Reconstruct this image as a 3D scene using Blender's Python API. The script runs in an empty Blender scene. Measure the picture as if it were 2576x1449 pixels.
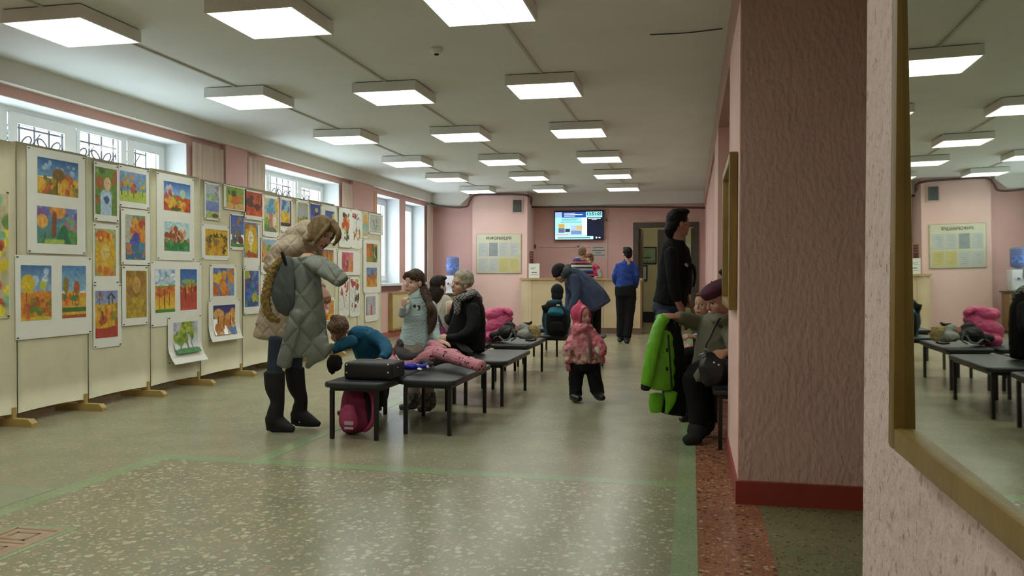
import bpy, bmesh, math, random
import numpy as np
from mathutils import Vector, Matrix
for _b in (bpy.data.objects, bpy.data.meshes, bpy.data.materials, bpy.data.curves, bpy.data.lights, bpy.data.cameras):
    for _o in list(_b): _b.remove(_o)
SC = bpy.context.scene; COL = SC.collection
random.seed(7); RNG = np.random.default_rng(7)

# ------------------------------------------------------------------ camera
FPX, CXP, CYP, CAMH = 2080.0, 1288.0, 724.5, 1.15
PSI, PIT, ROL = 0.213928779561918, -0.015096900258141262, 0.002
_c, _s = math.cos, math.sin
FWD = Vector((-_s(PSI)*_c(PIT), _c(PSI)*_c(PIT), _s(PIT)))
_r0 = Vector((_c(PSI), _s(PSI), 0)); _u0 = _r0.cross(FWD)
RGT = _r0*_c(ROL) + _u0*_s(ROL); UPV = -_r0*_s(ROL) + _u0*_c(ROL)
CAM0 = Vector((0, 0, CAMH))
_cd = bpy.data.cameras.new('camera'); _cd.sensor_fit = 'HORIZONTAL'; _cd.sensor_width = 36.0
_cd.lens = FPX/2576*36.0; _cd.clip_start = 0.05; _cd.clip_end = 200
CAM = bpy.data.objects.new('camera', _cd); COL.objects.link(CAM)
CAM.matrix_world = Matrix(((RGT.x, UPV.x, -FWD.x, 0), (RGT.y, UPV.y, -FWD.y, 0), (RGT.z, UPV.z, -FWD.z, CAMH), (0, 0, 0, 1)))
SC.camera = CAM

# ------------------------------------------------------------------ light, exposure
WORLD = bpy.data.worlds.new('overcast_sky'); SC.world = WORLD; WORLD.use_nodes = True
_bg = WORLD.node_tree.nodes['Background']; _bg.inputs[0].default_value = (0.86, 0.94, 1.0, 1); _bg.inputs[1].default_value = 4.5
LAMP_STRENGTH = 9.0; LAMP_COLOR = (0.96, 1.0, 0.92)
SC.view_settings.view_transform = 'Standard'; SC.view_settings.look = 'None'
SC.view_settings.exposure = 0.65; SC.view_settings.gamma = 1.0; SC.view_settings.use_curve_mapping = False

# ------------------------------------------------------------------ pixel helpers (photograph 2576 x 1449)
def ray(x, y): return RGT*((x-CXP)/FPX) - UPV*((y-CYP)/FPX) + FWD
def P(x, y, Y): d = ray(x, y); return CAM0 + d*(Y/d.y)              # point of that pixel on the plane at depth Y
def PZ(x, y, z=0.0): d = ray(x, y); return CAM0 + d*((z-CAMH)/d.z)    # ... at height z
def PX(x, y, X): d = ray(x, y); return CAM0 + d*(X/d.x)              # ... on a wall at X
def ppm(p): return FPX/((p-CAM0).dot(FWD))                            # pixels per metre there

# ------------------------------------------------------------------ materials
def lin(h):
    h = h.lstrip('#'); v = [int(h[i:i+2], 16)/255 for i in (0, 2, 4)]
    return tuple(x/12.92 if x <= .04045 else ((x+.055)/1.055)**2.4 for x in v)
MATS = {}
def newmat(name):
    m = bpy.data.materials.new(name); m.use_nodes = True; MATS[name] = m
    nt = m.node_tree; return m, nt, nt.nodes['Principled BSDF']
def nd(nt, t, **kw):
    n = nt.nodes.new(t)
    for k, v in kw.items():
        if k in n.inputs.keys(): n.inputs[k].default_value = v
        else: setattr(n, k, v)
    return n
def ramp(nt, src, stops):
    r = nt.nodes.new('ShaderNodeValToRGB'); e = r.color_ramp.elements
    while len(e) < len(stops): e.new(0.5)
    for i, (p, c) in enumerate(stops):
        e[i].position = p; e[i].color = (c[0], c[1], c[2], 1) if not isinstance(c, (int, float)) else (c, c, c, 1)
    nt.links.new(src, r.inputs[0]); return r
def coords(nt, scale=(1, 1, 1), rot=(0, 0, 0)):
    t = nt.nodes.new('ShaderNodeTexCoord'); mp = nt.nodes.new('ShaderNodeMapping')
    mp.inputs['Scale'].default_value = scale; mp.inputs['Rotation'].default_value = rot
    nt.links.new(t.outputs['Object'], mp.inputs[0]); return mp.outputs[0]
def mixc(nt, fac, a, b, mode='MIX'):
    m = nt.nodes.new('ShaderNodeMix'); m.data_type = 'RGBA'; m.blend_type = mode
    for s, v in ((0, fac), (6, a), (7, b)):
        if hasattr(v, 'default_value') or hasattr(v, 'is_output'): nt.links.new(v, m.inputs[s])
        elif isinstance(v, (int, float)): m.inputs[s].default_value = v if s == 0 else (v, v, v, 1)
        else: m.inputs[s].default_value = (v[0], v[1], v[2], 1)
    return m.outputs[2]
def bumpn(nt, bs, height, strength, dist=0.01):
    b = nd(nt, 'ShaderNodeBump'); b.inputs['Strength'].default_value = strength; b.inputs['Distance'].default_value = dist
    nt.links.new(height, b.inputs['Height']); nt.links.new(b.outputs[0], bs.inputs['Normal'])
def M(name, col, rough=.6, var=.12, vscale=6, bump=0, bscale=60, metal=0, spec=.5, stretch=(1, 1, 1), sheen=0, col2=None, coat=0):
    if name in MATS: return MATS[name]
    m, nt, bs = newmat(name)
    col = lin(col) if isinstance(col, str) else col
    bs.inputs['Roughness'].default_value = rough; bs.inputs['Metallic'].default_value = metal
    bs.inputs['Specular IOR Level'].default_value = spec
    if sheen: bs.inputs['Sheen Weight'].default_value = sheen
    if coat: bs.inputs['Coat Weight'].default_value = coat; bs.inputs['Coat Roughness'].default_value = .25
    co = coords(nt, stretch)
    n = nd(nt, 'ShaderNodeTexNoise', Scale=vscale, Detail=4.0); nt.links.new(co, n.inputs['Vector'])
    c2 = (lin(col2) if isinstance(col2, str) else col2) if col2 else tuple(min(1, x*(1+var)) for x in col)
    c1 = col if col2 else tuple(x*(1-var) for x in col)
    r = ramp(nt, n.outputs['Fac'], [(.3, c1), (.7, c2)]); nt.links.new(r.outputs[0], bs.inputs['Base Color'])
    if bump:
        n2 = nd(nt, 'ShaderNodeTexNoise', Scale=bscale, Detail=3.0); nt.links.new(co, n2.inputs['Vector'])
        bumpn(nt, bs, n2.outputs['Fac'], bump)
    return m
def emissive(name, col, strength):
    m, nt, bs = newmat(name); col = lin(col) if isinstance(col, str) else col
    bs.inputs['Base Color'].default_value = (*[c*.6 for c in col], 1); bs.inputs['Emission Color'].default_value = (*col, 1)
    bs.inputs['Emission Strength'].default_value = strength; return m

# ------------------------------------------------------------------ objects
ORG = {}
def tag(o, label=None, cat=None, group=None, kind=None):
    if label: o['label'] = label
    if cat: o['category'] = cat
    if group: o['group'] = group
    if kind: o['kind'] = kind
    return o
def thing(name, label, cat, loc, group=None):
    o = bpy.data.objects.new(name, None); COL.objects.link(o); o.location = loc; o.empty_display_size = .1
    ORG[o] = Vector(loc); return tag(o, label, cat, group)
def link(name, me, mat, parent=None, label=None):
    o = bpy.data.objects.new(name, me); COL.objects.link(o)
    if mat and not me.materials: me.materials.append(mat)
    if parent: o.parent = parent; ORG[o] = ORG.get(parent, Vector((0, 0, 0)))
    else: ORG[o] = Vector((0, 0, 0))
    if label: o['label'] = label
    return o
def mesh(name, vs, fs, mat, parent=None, smooth=False, label=None, origin=None):
    """vertices in world coordinates; stored relative to the parent's (or given) origin"""
    og = ORG.get(parent, Vector((0, 0, 0))) if parent else (Vector(origin) if origin else Vector((0, 0, 0)))
    me = bpy.data.meshes.new(name); me.from_pydata([tuple(Vector(v)-og) for v in vs], [], fs); me.update()
    if smooth: me.polygons.foreach_set('use_smooth', [True]*len(me.polygons))
    o = link(name, me, mat, parent, label)
    if not parent and origin: o.location = origin; ORG[o] = Vector(origin)
    return o
def boxgeo(x0, x1, y0, y1, z0, z1):
    v = [(x0, y0, z0), (x1, y0, z0), (x1, y1, z0), (x0, y1, z0), (x0, y0, z1), (x1, y0, z1), (x1, y1, z1), (x0, y1, z1)]
    f = [(0, 3, 2, 1), (4, 5, 6, 7), (0, 1, 5, 4), (1, 2, 6, 5), (2, 3, 7, 6), (3, 0, 4, 7)]
    return v, f
def box(name, x0, x1, y0, y1, z0, z1, mat, parent=None, bevel=0, label=None, seg=2, origin=None):
    og = ORG.get(parent, Vector((0, 0, 0))) if parent else (Vector(origin) if origin else Vector((0, 0, 0)))
    v, f = boxgeo(min(x0, x1), max(x0, x1), min(y0, y1), max(y0, y1), min(z0, z1), max(z0, z1))
    me = bpy.data.meshes.new(name)
    if bevel:
        bm = bmesh.new(); bv = [bm.verts.new(Vector(p)-og) for p in v]
        for q in f: bm.faces.new([bv[i] for i in q])
        bmesh.ops.bevel(bm, geom=bm.edges[:], offset=bevel, segments=seg, affect='EDGES', profile=.6)
        bm.to_mesh(me); bm.free(); me.polygons.foreach_set('use_smooth', [True]*len(me.polygons))
        me.set_sharp_from_angle(angle=math.radians(50))
    else:
        me.from_pydata([tuple(Vector(p)-og) for p in v], [], f)
    me.update()
    o = link(name, me, mat, parent, label)
    if not parent and origin: o.location = origin; ORG[o] = Vector(origin)
    return o
def joinboxes(name, bl, mat, parent=None, label=None, origin=None):
    vs, fs = [], []
    for b in bl:
        v, f = boxgeo(*b); k = len(vs); vs += v; fs += [tuple(i+k for i in q) for q in f]
    return mesh(name, vs, fs, mat, parent, label=label, origin=origin)
def copy_tree(o, parent=None):
    c = o.copy(); COL.objects.link(c); c.parent = parent; ORG[c] = ORG.get(o, Vector((0, 0, 0)))
    for ch in list(o.children): copy_tree(ch, c)
    return c
def struct(o, label=None, cat=None): return tag(o, label, cat, kind='structure')

# ------------------------------------------------------------------ solids (lofts, ellipsoids) fused by voxel remesh
def catmull(rows, sub):
    rows = [np.array(r, float) for r in rows]
    if len(rows) < 3 or sub < 2:
        if len(rows) == 2 and sub > 1:
            return [rows[0]*(1-t/sub)+rows[1]*(t/sub) for t in range(sub+1)]
        return rows
    out = []; R = [2*rows[0]-rows[1]]+rows+[2*rows[-1]-rows[-2]]
    for i in range(1, len(R)-2):
        a, b, c, d = R[i-1:i+3]
        for k in range(sub):
            t = k/sub
            out.append(.5*((2*b)+(-a+c)*t+(2*a-5*b+4*c-d)*t*t+(-a+3*b-3*c+d)*t**3))
    out.append(rows[-1]); return out
class Sol:
    def __init__(s): s.v = []; s.f = []
    def tube(s, pts, rads, side=None, n=14, sub=4, cap=.8, mod=None):
        """pts: Vectors; rads: r or (ra, rb), ra along 'side'"""
        rows = [list(p)+(list(r) if isinstance(r, (tuple, list)) else [r, r]) for p, r in zip(pts, rads)]
        rows = catmull(rows, sub); N = len(rows); side = Vector(side) if side else RGT
        ctr = [Vector(r[:3]) for r in rows]; ra = [max(.0015, r[3]) for r in rows]; rb = [max(.0015, r[4]) for r in rows]
        tan = [(ctr[min(i+1, N-1)]-ctr[max(i-1, 0)]).normalized() for i in range(N)]
        rings = []; prev = None
        for i in range(N):
            sd = side - tan[i]*side.dot(tan[i])
            if sd.length < .25 and prev is not None: sd = prev - tan[i]*prev.dot(tan[i])
            elif sd.length < .05: sd = tan[i].orthogonal()
            sd.normalize()
            if prev is not None and sd.dot(prev) < 0: sd = -sd
            prev = sd.copy(); ot = tan[i].cross(sd)
            m = mod(i/(N-1)) if mod else 1.0
            rings.append((ctr[i], sd*ra[i]*m, ot*rb[i]*m, tan[i]))
        if cap:
            c0, c1 = cap if isinstance(cap, tuple) else (cap, cap)
            c, a, b, t = rings[0]; r0 = min(a.length, b.length)*c0
            rings[0:0] = [(c-t*r0*.95, a*.35, b*.35, t), (c-t*r0*.6, a*.78, b*.78, t)]
            c, a, b, t = rings[-1]; r0 = min(a.length, b.length)*c1
            rings += [(c+t*r0*.6, a*.78, b*.78, t), (c+t*r0*.95, a*.35, b*.35, t)]
        k0 = len(s.v)
        for c, a, b, t in rings:
            for j in range(n):
                w = 2*math.pi*j/n; s.v.append(tuple(c + a*math.cos(w) + b*math.sin(w)))
        for i in range(len(rings)-1):
            for j in range(n):
                p = k0+i*n+j; q = k0+i*n+(j+1) % n; s.f.append((p, q, q+n, p+n))
        s.f.append(tuple(k0+j for j in reversed(range(n)))); e = k0+(len(rings)-1)*n; s.f.append(tuple(e+j for j in range(n)))
        return s
    def limb(s, L, d=.85, shrink=1.0, mod=None, sub=4, n=14, cap=.8, dY=0):
        """L: rows (x, y, Y, half width in photo pixels[, depth ratio]) """
        pts = [P(r[0], r[1], r[2]+dY) for r in L]
        rads = [(r[3]/ppm(p)*shrink, r[3]/ppm(p)*shrink*(r[4] if len(r) > 4 else d)) for r, p in zip(L, pts)]
        return s.tube(pts, rads, RGT, n, sub, cap, mod)
    def ell(s, c, r, Mx=None, nu=16, nv=10):
        c = Vector(c); k0 = len(s.v); Mx = Mx or Matrix.Identity(3)
        for i in range(nv+1):
            th = math.pi*(i+.02*(i == 0)-.02*(i == nv))/nv
            for j in range(nu):
                w = 2*math.pi*j/nu
                s.v.append(tuple(c + Mx @ Vector((r[0]*math.sin(th)*math.cos(w), r[1]*math.sin(th)*math.sin(w), r[2]*math.cos(th)))))
        for i in range(nv):
            for j in range(nu):
                p = k0+i*nu+j; q = k0+i*nu+(j+1) % nu; s.f.append((p, p+nu, q+nu, q))
        s.f.append(tuple(k0+j for j in range(nu))); e = k0+nv*nu; s.f.append(tuple(e+j for j in reversed(range(nu))))
        return s
    def ellp(s, x, y, Y, rx, ry, rd):
        """ellipsoid by photo pixels: rx, ry half sizes in pixels, rd depth half size in metres"""
        p = P(x, y, Y); k = ppm(p); fh = Vector((FWD.x, FWD.y, 0)).normalized(); rh = Vector((fh.y, -fh.x, 0))
        Mx = Matrix((rh, fh, Vector((0, 0, 1)))).transposed()
        return s.ell(p, (rx/k, rd, ry/k), Mx)
    def boxm(s, v8):
        k = len(s.v); s.v += [tuple(p) for p in v8]
        s.f += [tuple(i+k for i in q) for q in boxgeo(0, 1, 0, 1, 0, 1)[1]]; return s
JOBS = []       # (object, [(temporary object, post function, colour function)])
def temp(sol, voxel, smooth=3):
    me = bpy.data.meshes.new('tmp'); me.from_pydata(sol.v, [], sol.f); me.update()
    o = bpy.data.objects.new('tmp', me); COL.objects.link(o)
    r = o.modifiers.new('r', 'REMESH'); r.mode = 'VOXEL'; r.voxel_size = voxel
    if smooth: m = o.modifiers.new('s', 'SMOOTH'); m.factor = .5; m.iterations = smooth
    return o
def solid(name, parts, mat, parent=None, label=None, origin=None):
    """parts: list of (Sol, voxel, smooth, post or None, colour function or None); fused later in finish()"""
    me = bpy.data.meshes.new(name); o = link(name, me, None, parent, label)
    if mat: me.materials.append(mat)
    if not parent and origin is not None: o.location = origin; ORG[o] = Vector(origin)
    JOBS.append((o, [(temp(p[0], p[1], p[2] if len(p) > 2 else 3), p[3] if len(p) > 3 else None, p[4] if len(p) > 4 else None) for p in parts]))
    return o
def wrinkle(amp=.004, scale=14., seed=1, stretch=(1, 1, .5)):
    g = np.random.default_rng(seed); st = np.array(stretch)
    K = g.normal(size=(7, 3))*scale*st; ph = g.uniform(0, 6.28, 7); W = g.uniform(.5, 1, 7)
    K2 = g.normal(size=(9, 3))*scale*2.3*st; p2 = g.uniform(0, 6.28, 9)
    def f(co, no):
        w = np.sin(co @ K.T*.6 + ph[::-1])*.9                      # bend the folds so that they wander
        d = (W*np.sin(co @ K.T + ph + w)).sum(1)/3.0
        e = np.sin(co @ K2.T + p2 + 2.2*d[:, None]); d2 = -np.abs(e).sum(1)/4.5+1
        return co + no*(1.35*amp*d + 1.1*amp*d2)[:, None]
    return f
def finish():
    dg = bpy.context.evaluated_depsgraph_get()
    for o, parts in JOBS:
        og = np.array(ORG[o]); VV, FF, CC, k = [], [], [], 0
        for t, post, cf in parts:
            ev = t.evaluated_get(dg); me = ev.to_mesh(); n = len(me.vertices)
            co = np.empty(n*3); me.vertices.foreach_get('co', co); co = co.reshape(-1, 3)
            no = np.empty(n*3); me.vertices.foreach_get('normal', no); no = no.reshape(-1, 3)
            fs = [tuple(i+k for i in p.vertices) for p in me.polygons]
            if post: co = post(co, no)
            CC.append(cf(co) if cf else np.ones((n, 3))); VV.append(co-og); FF += fs; k += n; ev.to_mesh_clear()
        mats = list(o.data.materials); me = o.data
        me.from_pydata(np.concatenate(VV).tolist(), [], FF); me.update()
        me.polygons.foreach_set('use_smooth', [True]*len(me.polygons))
        if any(p[2] for p in parts):
            a = me.color_attributes.new('Col', 'FLOAT_COLOR', 'POINT'); cc = np.concatenate(CC)
            a.data.foreach_set('color', np.concatenate([cc, np.ones((len(cc), 1))], 1).astype(np.float32).ravel())
    for o, parts in JOBS:
        for t, _, _ in parts: m = t.data; bpy.data.objects.remove(t); bpy.data.meshes.remove(m)
def settle():
    """stand every figure and heap exactly on the surface under it"""
    for o in [q for q in bpy.data.objects if q.parent is None and q.type == 'EMPTY' and (q.get('category') == 'person' or q.name.startswith('rucksack'))]:
        zs = [v.co.z for c in o.children_recursive if c.type == 'MESH' for v in c.data.vertices]
        if zs:
            dz = min(zs)+o.location.z
            if abs(dz) < .09: o.location.z -= dz-.001
SUBPARTS = {'zip': 'front_panel', 'zip_flap': 'front_panel', 'cuff': 'sleeve', 'base_stud': 'bag_body', 'shirt_print': 'shirt', 'hair_band': 'hair', 'jacket_lining': 'jacket', 'zip_placket': 'jacket',
            'buckle': 'bag_body', 'zip_pull': 'bag_body', 'emblem': 'bag_body', 'reflective_label': 'front_pocket', 'stud': 'cloth_body', 'white_print': 'film', 'fur_trim': 'hood', 'teal_yoke': 'main_bag', 'reflector': 'main_bag',
            'lettering': 'board', 'shirt_collar': 'jacket', 'shirt_cuff': 'jacket', 'hood_flap': 'jacket', 'collar': 'sweater', 'lining': 'body', 'dark_fold': 'folded_body', 'paper_label': 'bottle', 'tap': 'body', 'drip_tray': 'body'}
def nest():
    for o in list(bpy.data.objects):
        k = o.name.split('.')[0]
        if o.parent and k in SUBPARTS and o.parent.parent is None:
            sib = [c for c in o.parent.children if c.name.split('.')[0] == SUBPARTS[k] and c.location.length < 1e-6]
            if sib: o.parent = sib[0]
def curve_tube(name, pts, r, mat, parent=None, label=None, n=8, sub=4, origin=None):
    s = Sol(); s.tube([Vector(p) for p in pts], [r]*len(pts), (0.3, 0.2, 1), n, sub, .5)
    return mesh(name, s.v, s.f, mat, parent, True, label, origin)
TEXTJOBS = []
def text(name, body, size, mat, loc, rotz, parent, width=None, bold=0):
    """flat lettering standing upright, facing -Y when rotz = 0"""
    cu = bpy.data.curves.new('txt', 'FONT'); cu.body = body; cu.size = size; cu.align_x = 'CENTER'; cu.align_y = 'CENTER'; cu.extrude = .0008; cu.offset = bold
    t = bpy.data.objects.new('tmp', cu); COL.objects.link(t)
    dg = bpy.context.evaluated_depsgraph_get(); me = bpy.data.meshes.new_from_object(t.evaluated_get(dg))
    bpy.data.objects.remove(t); bpy.data.curves.remove(cu)
    xs = [v.co.x for v in me.vertices]; w = max(xs)-min(xs); k = (width/w) if width else 1.0
    og = ORG.get(parent, Vector((0, 0, 0))); R = Matrix.Rotation(rotz, 3, 'Z')
    for v in me.vertices:
        v.co = Vector(loc) + R @ Vector((v.co.x*k, -v.co.z, v.co.y)) - og
    me.materials.clear(); return link(name, me, mat, parent)
# ================================================================== surface materials
def terrazzo(name, matrix, matrix2, chips, scale, density, rough=.26, fine=3.2, stretch=(1, 1, 1)):
    m, nt, bs = newmat(name); co = coords(nt, stretch)
    n = nd(nt, 'ShaderNodeTexNoise', Scale=3.0, Detail=5.0); nt.links.new(co, n.inputs['Vector'])
    base = ramp(nt, n.outputs['Fac'], [(.35, lin(matrix)), (.65, lin(matrix2))]).outputs[0]
    for sc, dn in (((scale*fine, density*.75), (scale, density)) if fine else ((scale, density),)):
        wn = nd(nt, 'ShaderNodeTexNoise', Scale=sc*.8, Detail=2.0); nt.links.new(co, wn.inputs['Vector'])
        wv = nt.nodes.new('ShaderNodeVectorMath'); wv.operation = 'MULTIPLY_ADD'; nt.links.new(wn.outputs['Color'], wv.inputs[0])
        wv.inputs[1].default_value = (.9/sc,)*3; nt.links.new(co, wv.inputs[2])
        v = nd(nt, 'ShaderNodeTexVoronoi', Scale=sc, Randomness=1.0); nt.links.new(wv.outputs[0], v.inputs['Vector'])
        sep = nt.nodes.new('ShaderNodeSeparateColor'); nt.links.new(v.outputs['Color'], sep.inputs[0])
        cc = ramp(nt, sep.outputs[1], [(i/max(1, len(chips)-1), lin(c)) for i, c in enumerate(chips)]); cc.color_ramp.interpolation = 'CONSTANT'
        near = nt.nodes.new('ShaderNodeMath'); near.operation = 'LESS_THAN'; near.inputs[1].default_value = .40; nt.links.new(v.outputs['Distance'], near.inputs[0])
        pick = nt.nodes.new('ShaderNodeMath'); pick.operation = 'LESS_THAN'; pick.inputs[1].default_value = dn; nt.links.new(sep.outputs[0], pick.inputs[0])
        mul = nt.nodes.new('ShaderNodeMath'); mul.operation = 'MULTIPLY'; nt.links.new(near.outputs[0], mul.inputs[0]); nt.links.new(pick.outputs[0], mul.inputs[1])
        base = mixc(nt, mul.outputs[0], base, cc.outputs[0])
    nt.links.new(base, bs.inputs['Base Color'])
    bs.inputs['Roughness'].default_value = rough
    bs.inputs['Specular IOR Level'].default_value = .45
    return m
T_FAR = terrazzo('terrazzo_fine', '#8b8970', '#98947a', ['#8a866c', '#aaa48a', '#9f907a', '#85816a', '#a8a286'], 50, .5, fine=0)
T_NEAR = terrazzo('terrazzo_coarse', '#85826a', '#918c72', ['#aba68a', '#b9b498', '#8f8a6f', '#a39079', '#b3ae92', '#77735c'], 26, .6, .25, fine=2.2)
T_GREEN = terrazzo('terrazzo_green', '#84966f', '#93a47e', ['#788a66', '#9dae8a', '#66785a'], 70, .3)
T_RED = terrazzo('terrazzo_red', '#8a5a42', '#9a6850', ['#b59a80', '#4e3a2c', '#a87a5c', '#6d4a38'], 40, .5)
T_OLIVE = terrazzo('terrazzo_olive', '#6f7050', '#7c7b58', ['#4a4a34', '#8b8966', '#8d7a58'], 60, .3)
T_PINK = M('tile_pink', '#a58c74', .4, .15, 20)
def plaster(name, c1, c2, bump, bscale, stretch=(1, 1, 1), rough=.75, specks=None, vscale=1.6, detail=4.0):
    m, nt, bs = newmat(name); co = coords(nt)
    n = nd(nt, 'ShaderNodeTexNoise', Scale=vscale, Detail=5.0); nt.links.new(co, n.inputs['Vector'])
    base = ramp(nt, n.outputs['Fac'], [(.3, lin(c1)), (.7, lin(c2))]).outputs[0]
    if specks:
        for sc, th in ((38, .60), (85, .62)):
            s = nd(nt, 'ShaderNodeTexNoise', Scale=sc, Detail=3.0, Roughness=.65); nt.links.new(co, s.inputs['Vector'])
            r = ramp(nt, s.outputs['Fac'], [(th, 0.), (th+.04, .6)]); base = mixc(nt, r.outputs[0], base, lin(specks))
    nt.links.new(base, bs.inputs['Base Color']); bs.inputs['Roughness'].default_value = rough
    co2 = coords(nt, stretch)
    b = nd(nt, 'ShaderNodeTexNoise', Scale=bscale, Detail=detail); nt.links.new(co2, b.inputs['Vector'])
    bumpn(nt, bs, b.outputs['Fac'], bump, .02); return m
W_PINK = plaster('pink_paint', '#cfa5a0', '#d9b0a9', .06, 40)
W_PALE = plaster('pale_pink_paint', '#deb9b1', '#e6c3b9', .06, 40)
W_ROUGH = plaster('rough_pink_plaster', '#c4a59a', '#ceb0a3', .5, 40, (1, 1, .5), .8, detail=2.0)
W_SPECK = plaster('speckled_pink_plaster', '#d2bcb8', '#dcc8c0', .5, 34, (1, 1, 1), .8, '#947a72')
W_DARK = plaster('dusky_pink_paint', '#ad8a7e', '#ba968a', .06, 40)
W_CEIL = plaster('ceiling_whitewash', '#dde2de', '#e4e9e5', .05, 8)
W_WHITE = plaster('white_reveal_paint', '#dfe3e6', '#e6eaec', .03, 30)
W_SOFF = plaster('soffit_whitewash', '#d6d4cb', '#dddbd2', .05, 14)
W_CORR = plaster('corridor_paint', '#b0a87c', '#bab286', .03, 20)
BASE_RED = M('baseboard_oxide_red', '#8e3a2e', .4, .1, 8)
BASE_FAR = M('baseboard_brick_pink', '#b06a58', .5, .1, 8)
WOOD = M('varnished_wood', '#9a7a3c', .35, .0, 5, .08, 60, stretch=(1, 1, .15), col2='#74562a')
WOOD_G = M('golden_moulding', '#947a3c', .4, .0, 9, .1, 60, stretch=(1, 1, .3), col2='#6f5526')
PINE = M('pine', '#b39a5c', .5, .0, 6, .08, 40, stretch=(.2, 1, 1), col2='#9a8046')
DARKWOOD = M('dark_stained_wood', '#4a4036', .5, .15, 6)
BEECH = M('beech_veneer', '#d4c09c', .45, .0, 3, .03, 40, stretch=(.3, 1, 1), col2='#c8b08a')
WHITE_PVC = M('white_pvc', '#dfe3e6', .35, .02)
METAL_W = M('white_enamel', '#e2e4de', .4, .04)
BLACK_MET = M('black_steel', '#0e0f0e', .4, .1)
VINYL = M('black_vinyl', '#23282a', .42, .15, 25, .12, 160)
PAPER = M('white_paper', '#dcdcd2', .7, .03, 5)
CANVAS = M('cream_canvas', '#cdc8aa', .85, .06, 4, .25, 400)
DARKTRIM = M('dark_plastic', '#1c1c1e', .4, .1)
def glassmat(name, tint, gloss=.08):
    m, nt, bs = newmat(name); nt.nodes.remove(bs); out = nt.nodes['Material Output']
    t = nd(nt, 'ShaderNodeBsdfTransparent'); t.inputs[0].default_value = (*tint, 1)
    g = nd(nt, 'ShaderNodeBsdfGlossy'); g.inputs['Roughness'].default_value = .02
    mx = nd(nt, 'ShaderNodeMixShader'); mx.inputs[0].default_value = gloss
    nt.links.new(t.outputs[0], mx.inputs[1]); nt.links.new(g.outputs[0], mx.inputs[2]); nt.links.new(mx.outputs[0], out.inputs[0]); return m
GLASS = glassmat('window_glass', (.93, .96, .97))
MIRROR, _nt, _bs = newmat('mirror_silver'); _bs.inputs['Metallic'].default_value = 1; _bs.inputs['Roughness'].default_value = .015
_bs.inputs['Base Color'].default_value = (.70, .76, .66, 1)
LAMP_MAT = emissive('fluorescent_panel', LAMP_COLOR, LAMP_STRENGTH)

# ================================================================== the room
CZ = 2.88; XL = -5.45; XR = .238; YF = 17.6
flo = struct(box('floor', -5.8, 2.4, -2, YF+.1, -.1, 0, T_FAR))
def slab(name, x0, x1, y0, y1, mat, h=.0015, parent=flo): return box(name, x0, x1, y0, y1, -.001, h, mat, parent)
slab('coarse_terrazzo_field', -3.2, -.074, -2, 4.572, T_NEAR, .001)
slab('green_strip', -3.32, -3.2, -2, 4.685, T_GREEN)
slab('green_strip', -3.2, -.074, 4.572, 4.685, T_GREEN)
slab('green_strip', -.074, .03, -2, YF, T_GREEN)
slab('green_strip', -2.67, -2.56, 4.685, 9.5, T_GREEN)
slab('red_terrazzo_field', .03, .335, -2, 4.36, T_RED, .001)
slab('red_terrazzo_field', .03, .8, 4.36, YF, T_RED, .001)
slab('olive_terrazzo_field', .335, 2.4, -2, 4.36, T_OLIVE, .0012)
slab('pale_slab', -4.2, -3.325, 3.42, 3.80, M('pale_green_slab', '#8f947a', .35, .08, 12))
_k = slab('ornament_border', -3.03, -2.705, 2.45, 3.225, T_GREEN, .002)
slab('ornament_tile', -3.0, -2.74, 2.48, 3.195, T_PINK, .003)
_key = []
for i in range(4):
    y1 = 3.17-i*.18
    _key += [(-2.98, -2.77, y1-.012, y1, .0025, .0042), (-2.98, -2.968, y1-.15, y1, .0025, .0042), (-2.98, -2.81, y1-.15, y1-.138, .0025, .0042),
             (-2.822, -2.81, y1-.15, y1-.05, .0025, .0042), (-2.93, -2.81, y1-.06, y1-.048, .0025, .0042), (-2.93, -2.918, y1-.11, y1-.05, .0025, .0042)]
joinboxes('key_pattern', _key, M('key_pattern_brown', '#8a7058', .4), flo)
struct(box('ceiling', -5.8, 2.4, -2, YF+.1, CZ, CZ+.15, W_CEIL))
# left wall with four window openings
WIN = [(5.5, 8.17), (9.75, 12.2), (13.62, 14.97), (15.3, 16.47)]; WT, WS, WX = 2.60, 1.0, -5.76
_wl = []; y = -2
for a, b in WIN: _wl += [(WX, XL, y, a, 0, CZ), (WX, XL, a, b, 0, WS), (WX, XL, a, b, WT, CZ)]; y = b
_wl += [(WX, XL, y, YF+.1, 0, CZ)]
wl = struct(joinboxes('wall_left', _wl, W_PINK))
for i, (a, b) in enumerate(WIN):      # plaster lining of each opening
    joinboxes('window_reveal', [(WX, XL-.001, a-.002, a+.006, WS, WT), (WX, XL-.001, b-.006, b+.002, WS, WT), (WX, XL-.001, a, b, WT-.006, WT+.002)], W_WHITE, wl)
struct(box('trim_1', XL, XL+.09, -2, 16.9, 2.69, CZ, W_SOFF))
joinboxes('pilaster', [(XL, XL+.06, 8.86, 9.34, 0, 2.69)], W_PINK, wl)
joinboxes('pilaster', [(XL, XL+.06, 12.62, 13.5, 0, 2.69)], W_PINK, wl)
struct(box('baseboard_left', XL, XL+.02, 3, 17, 0, .11, BASE_FAR))
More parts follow.
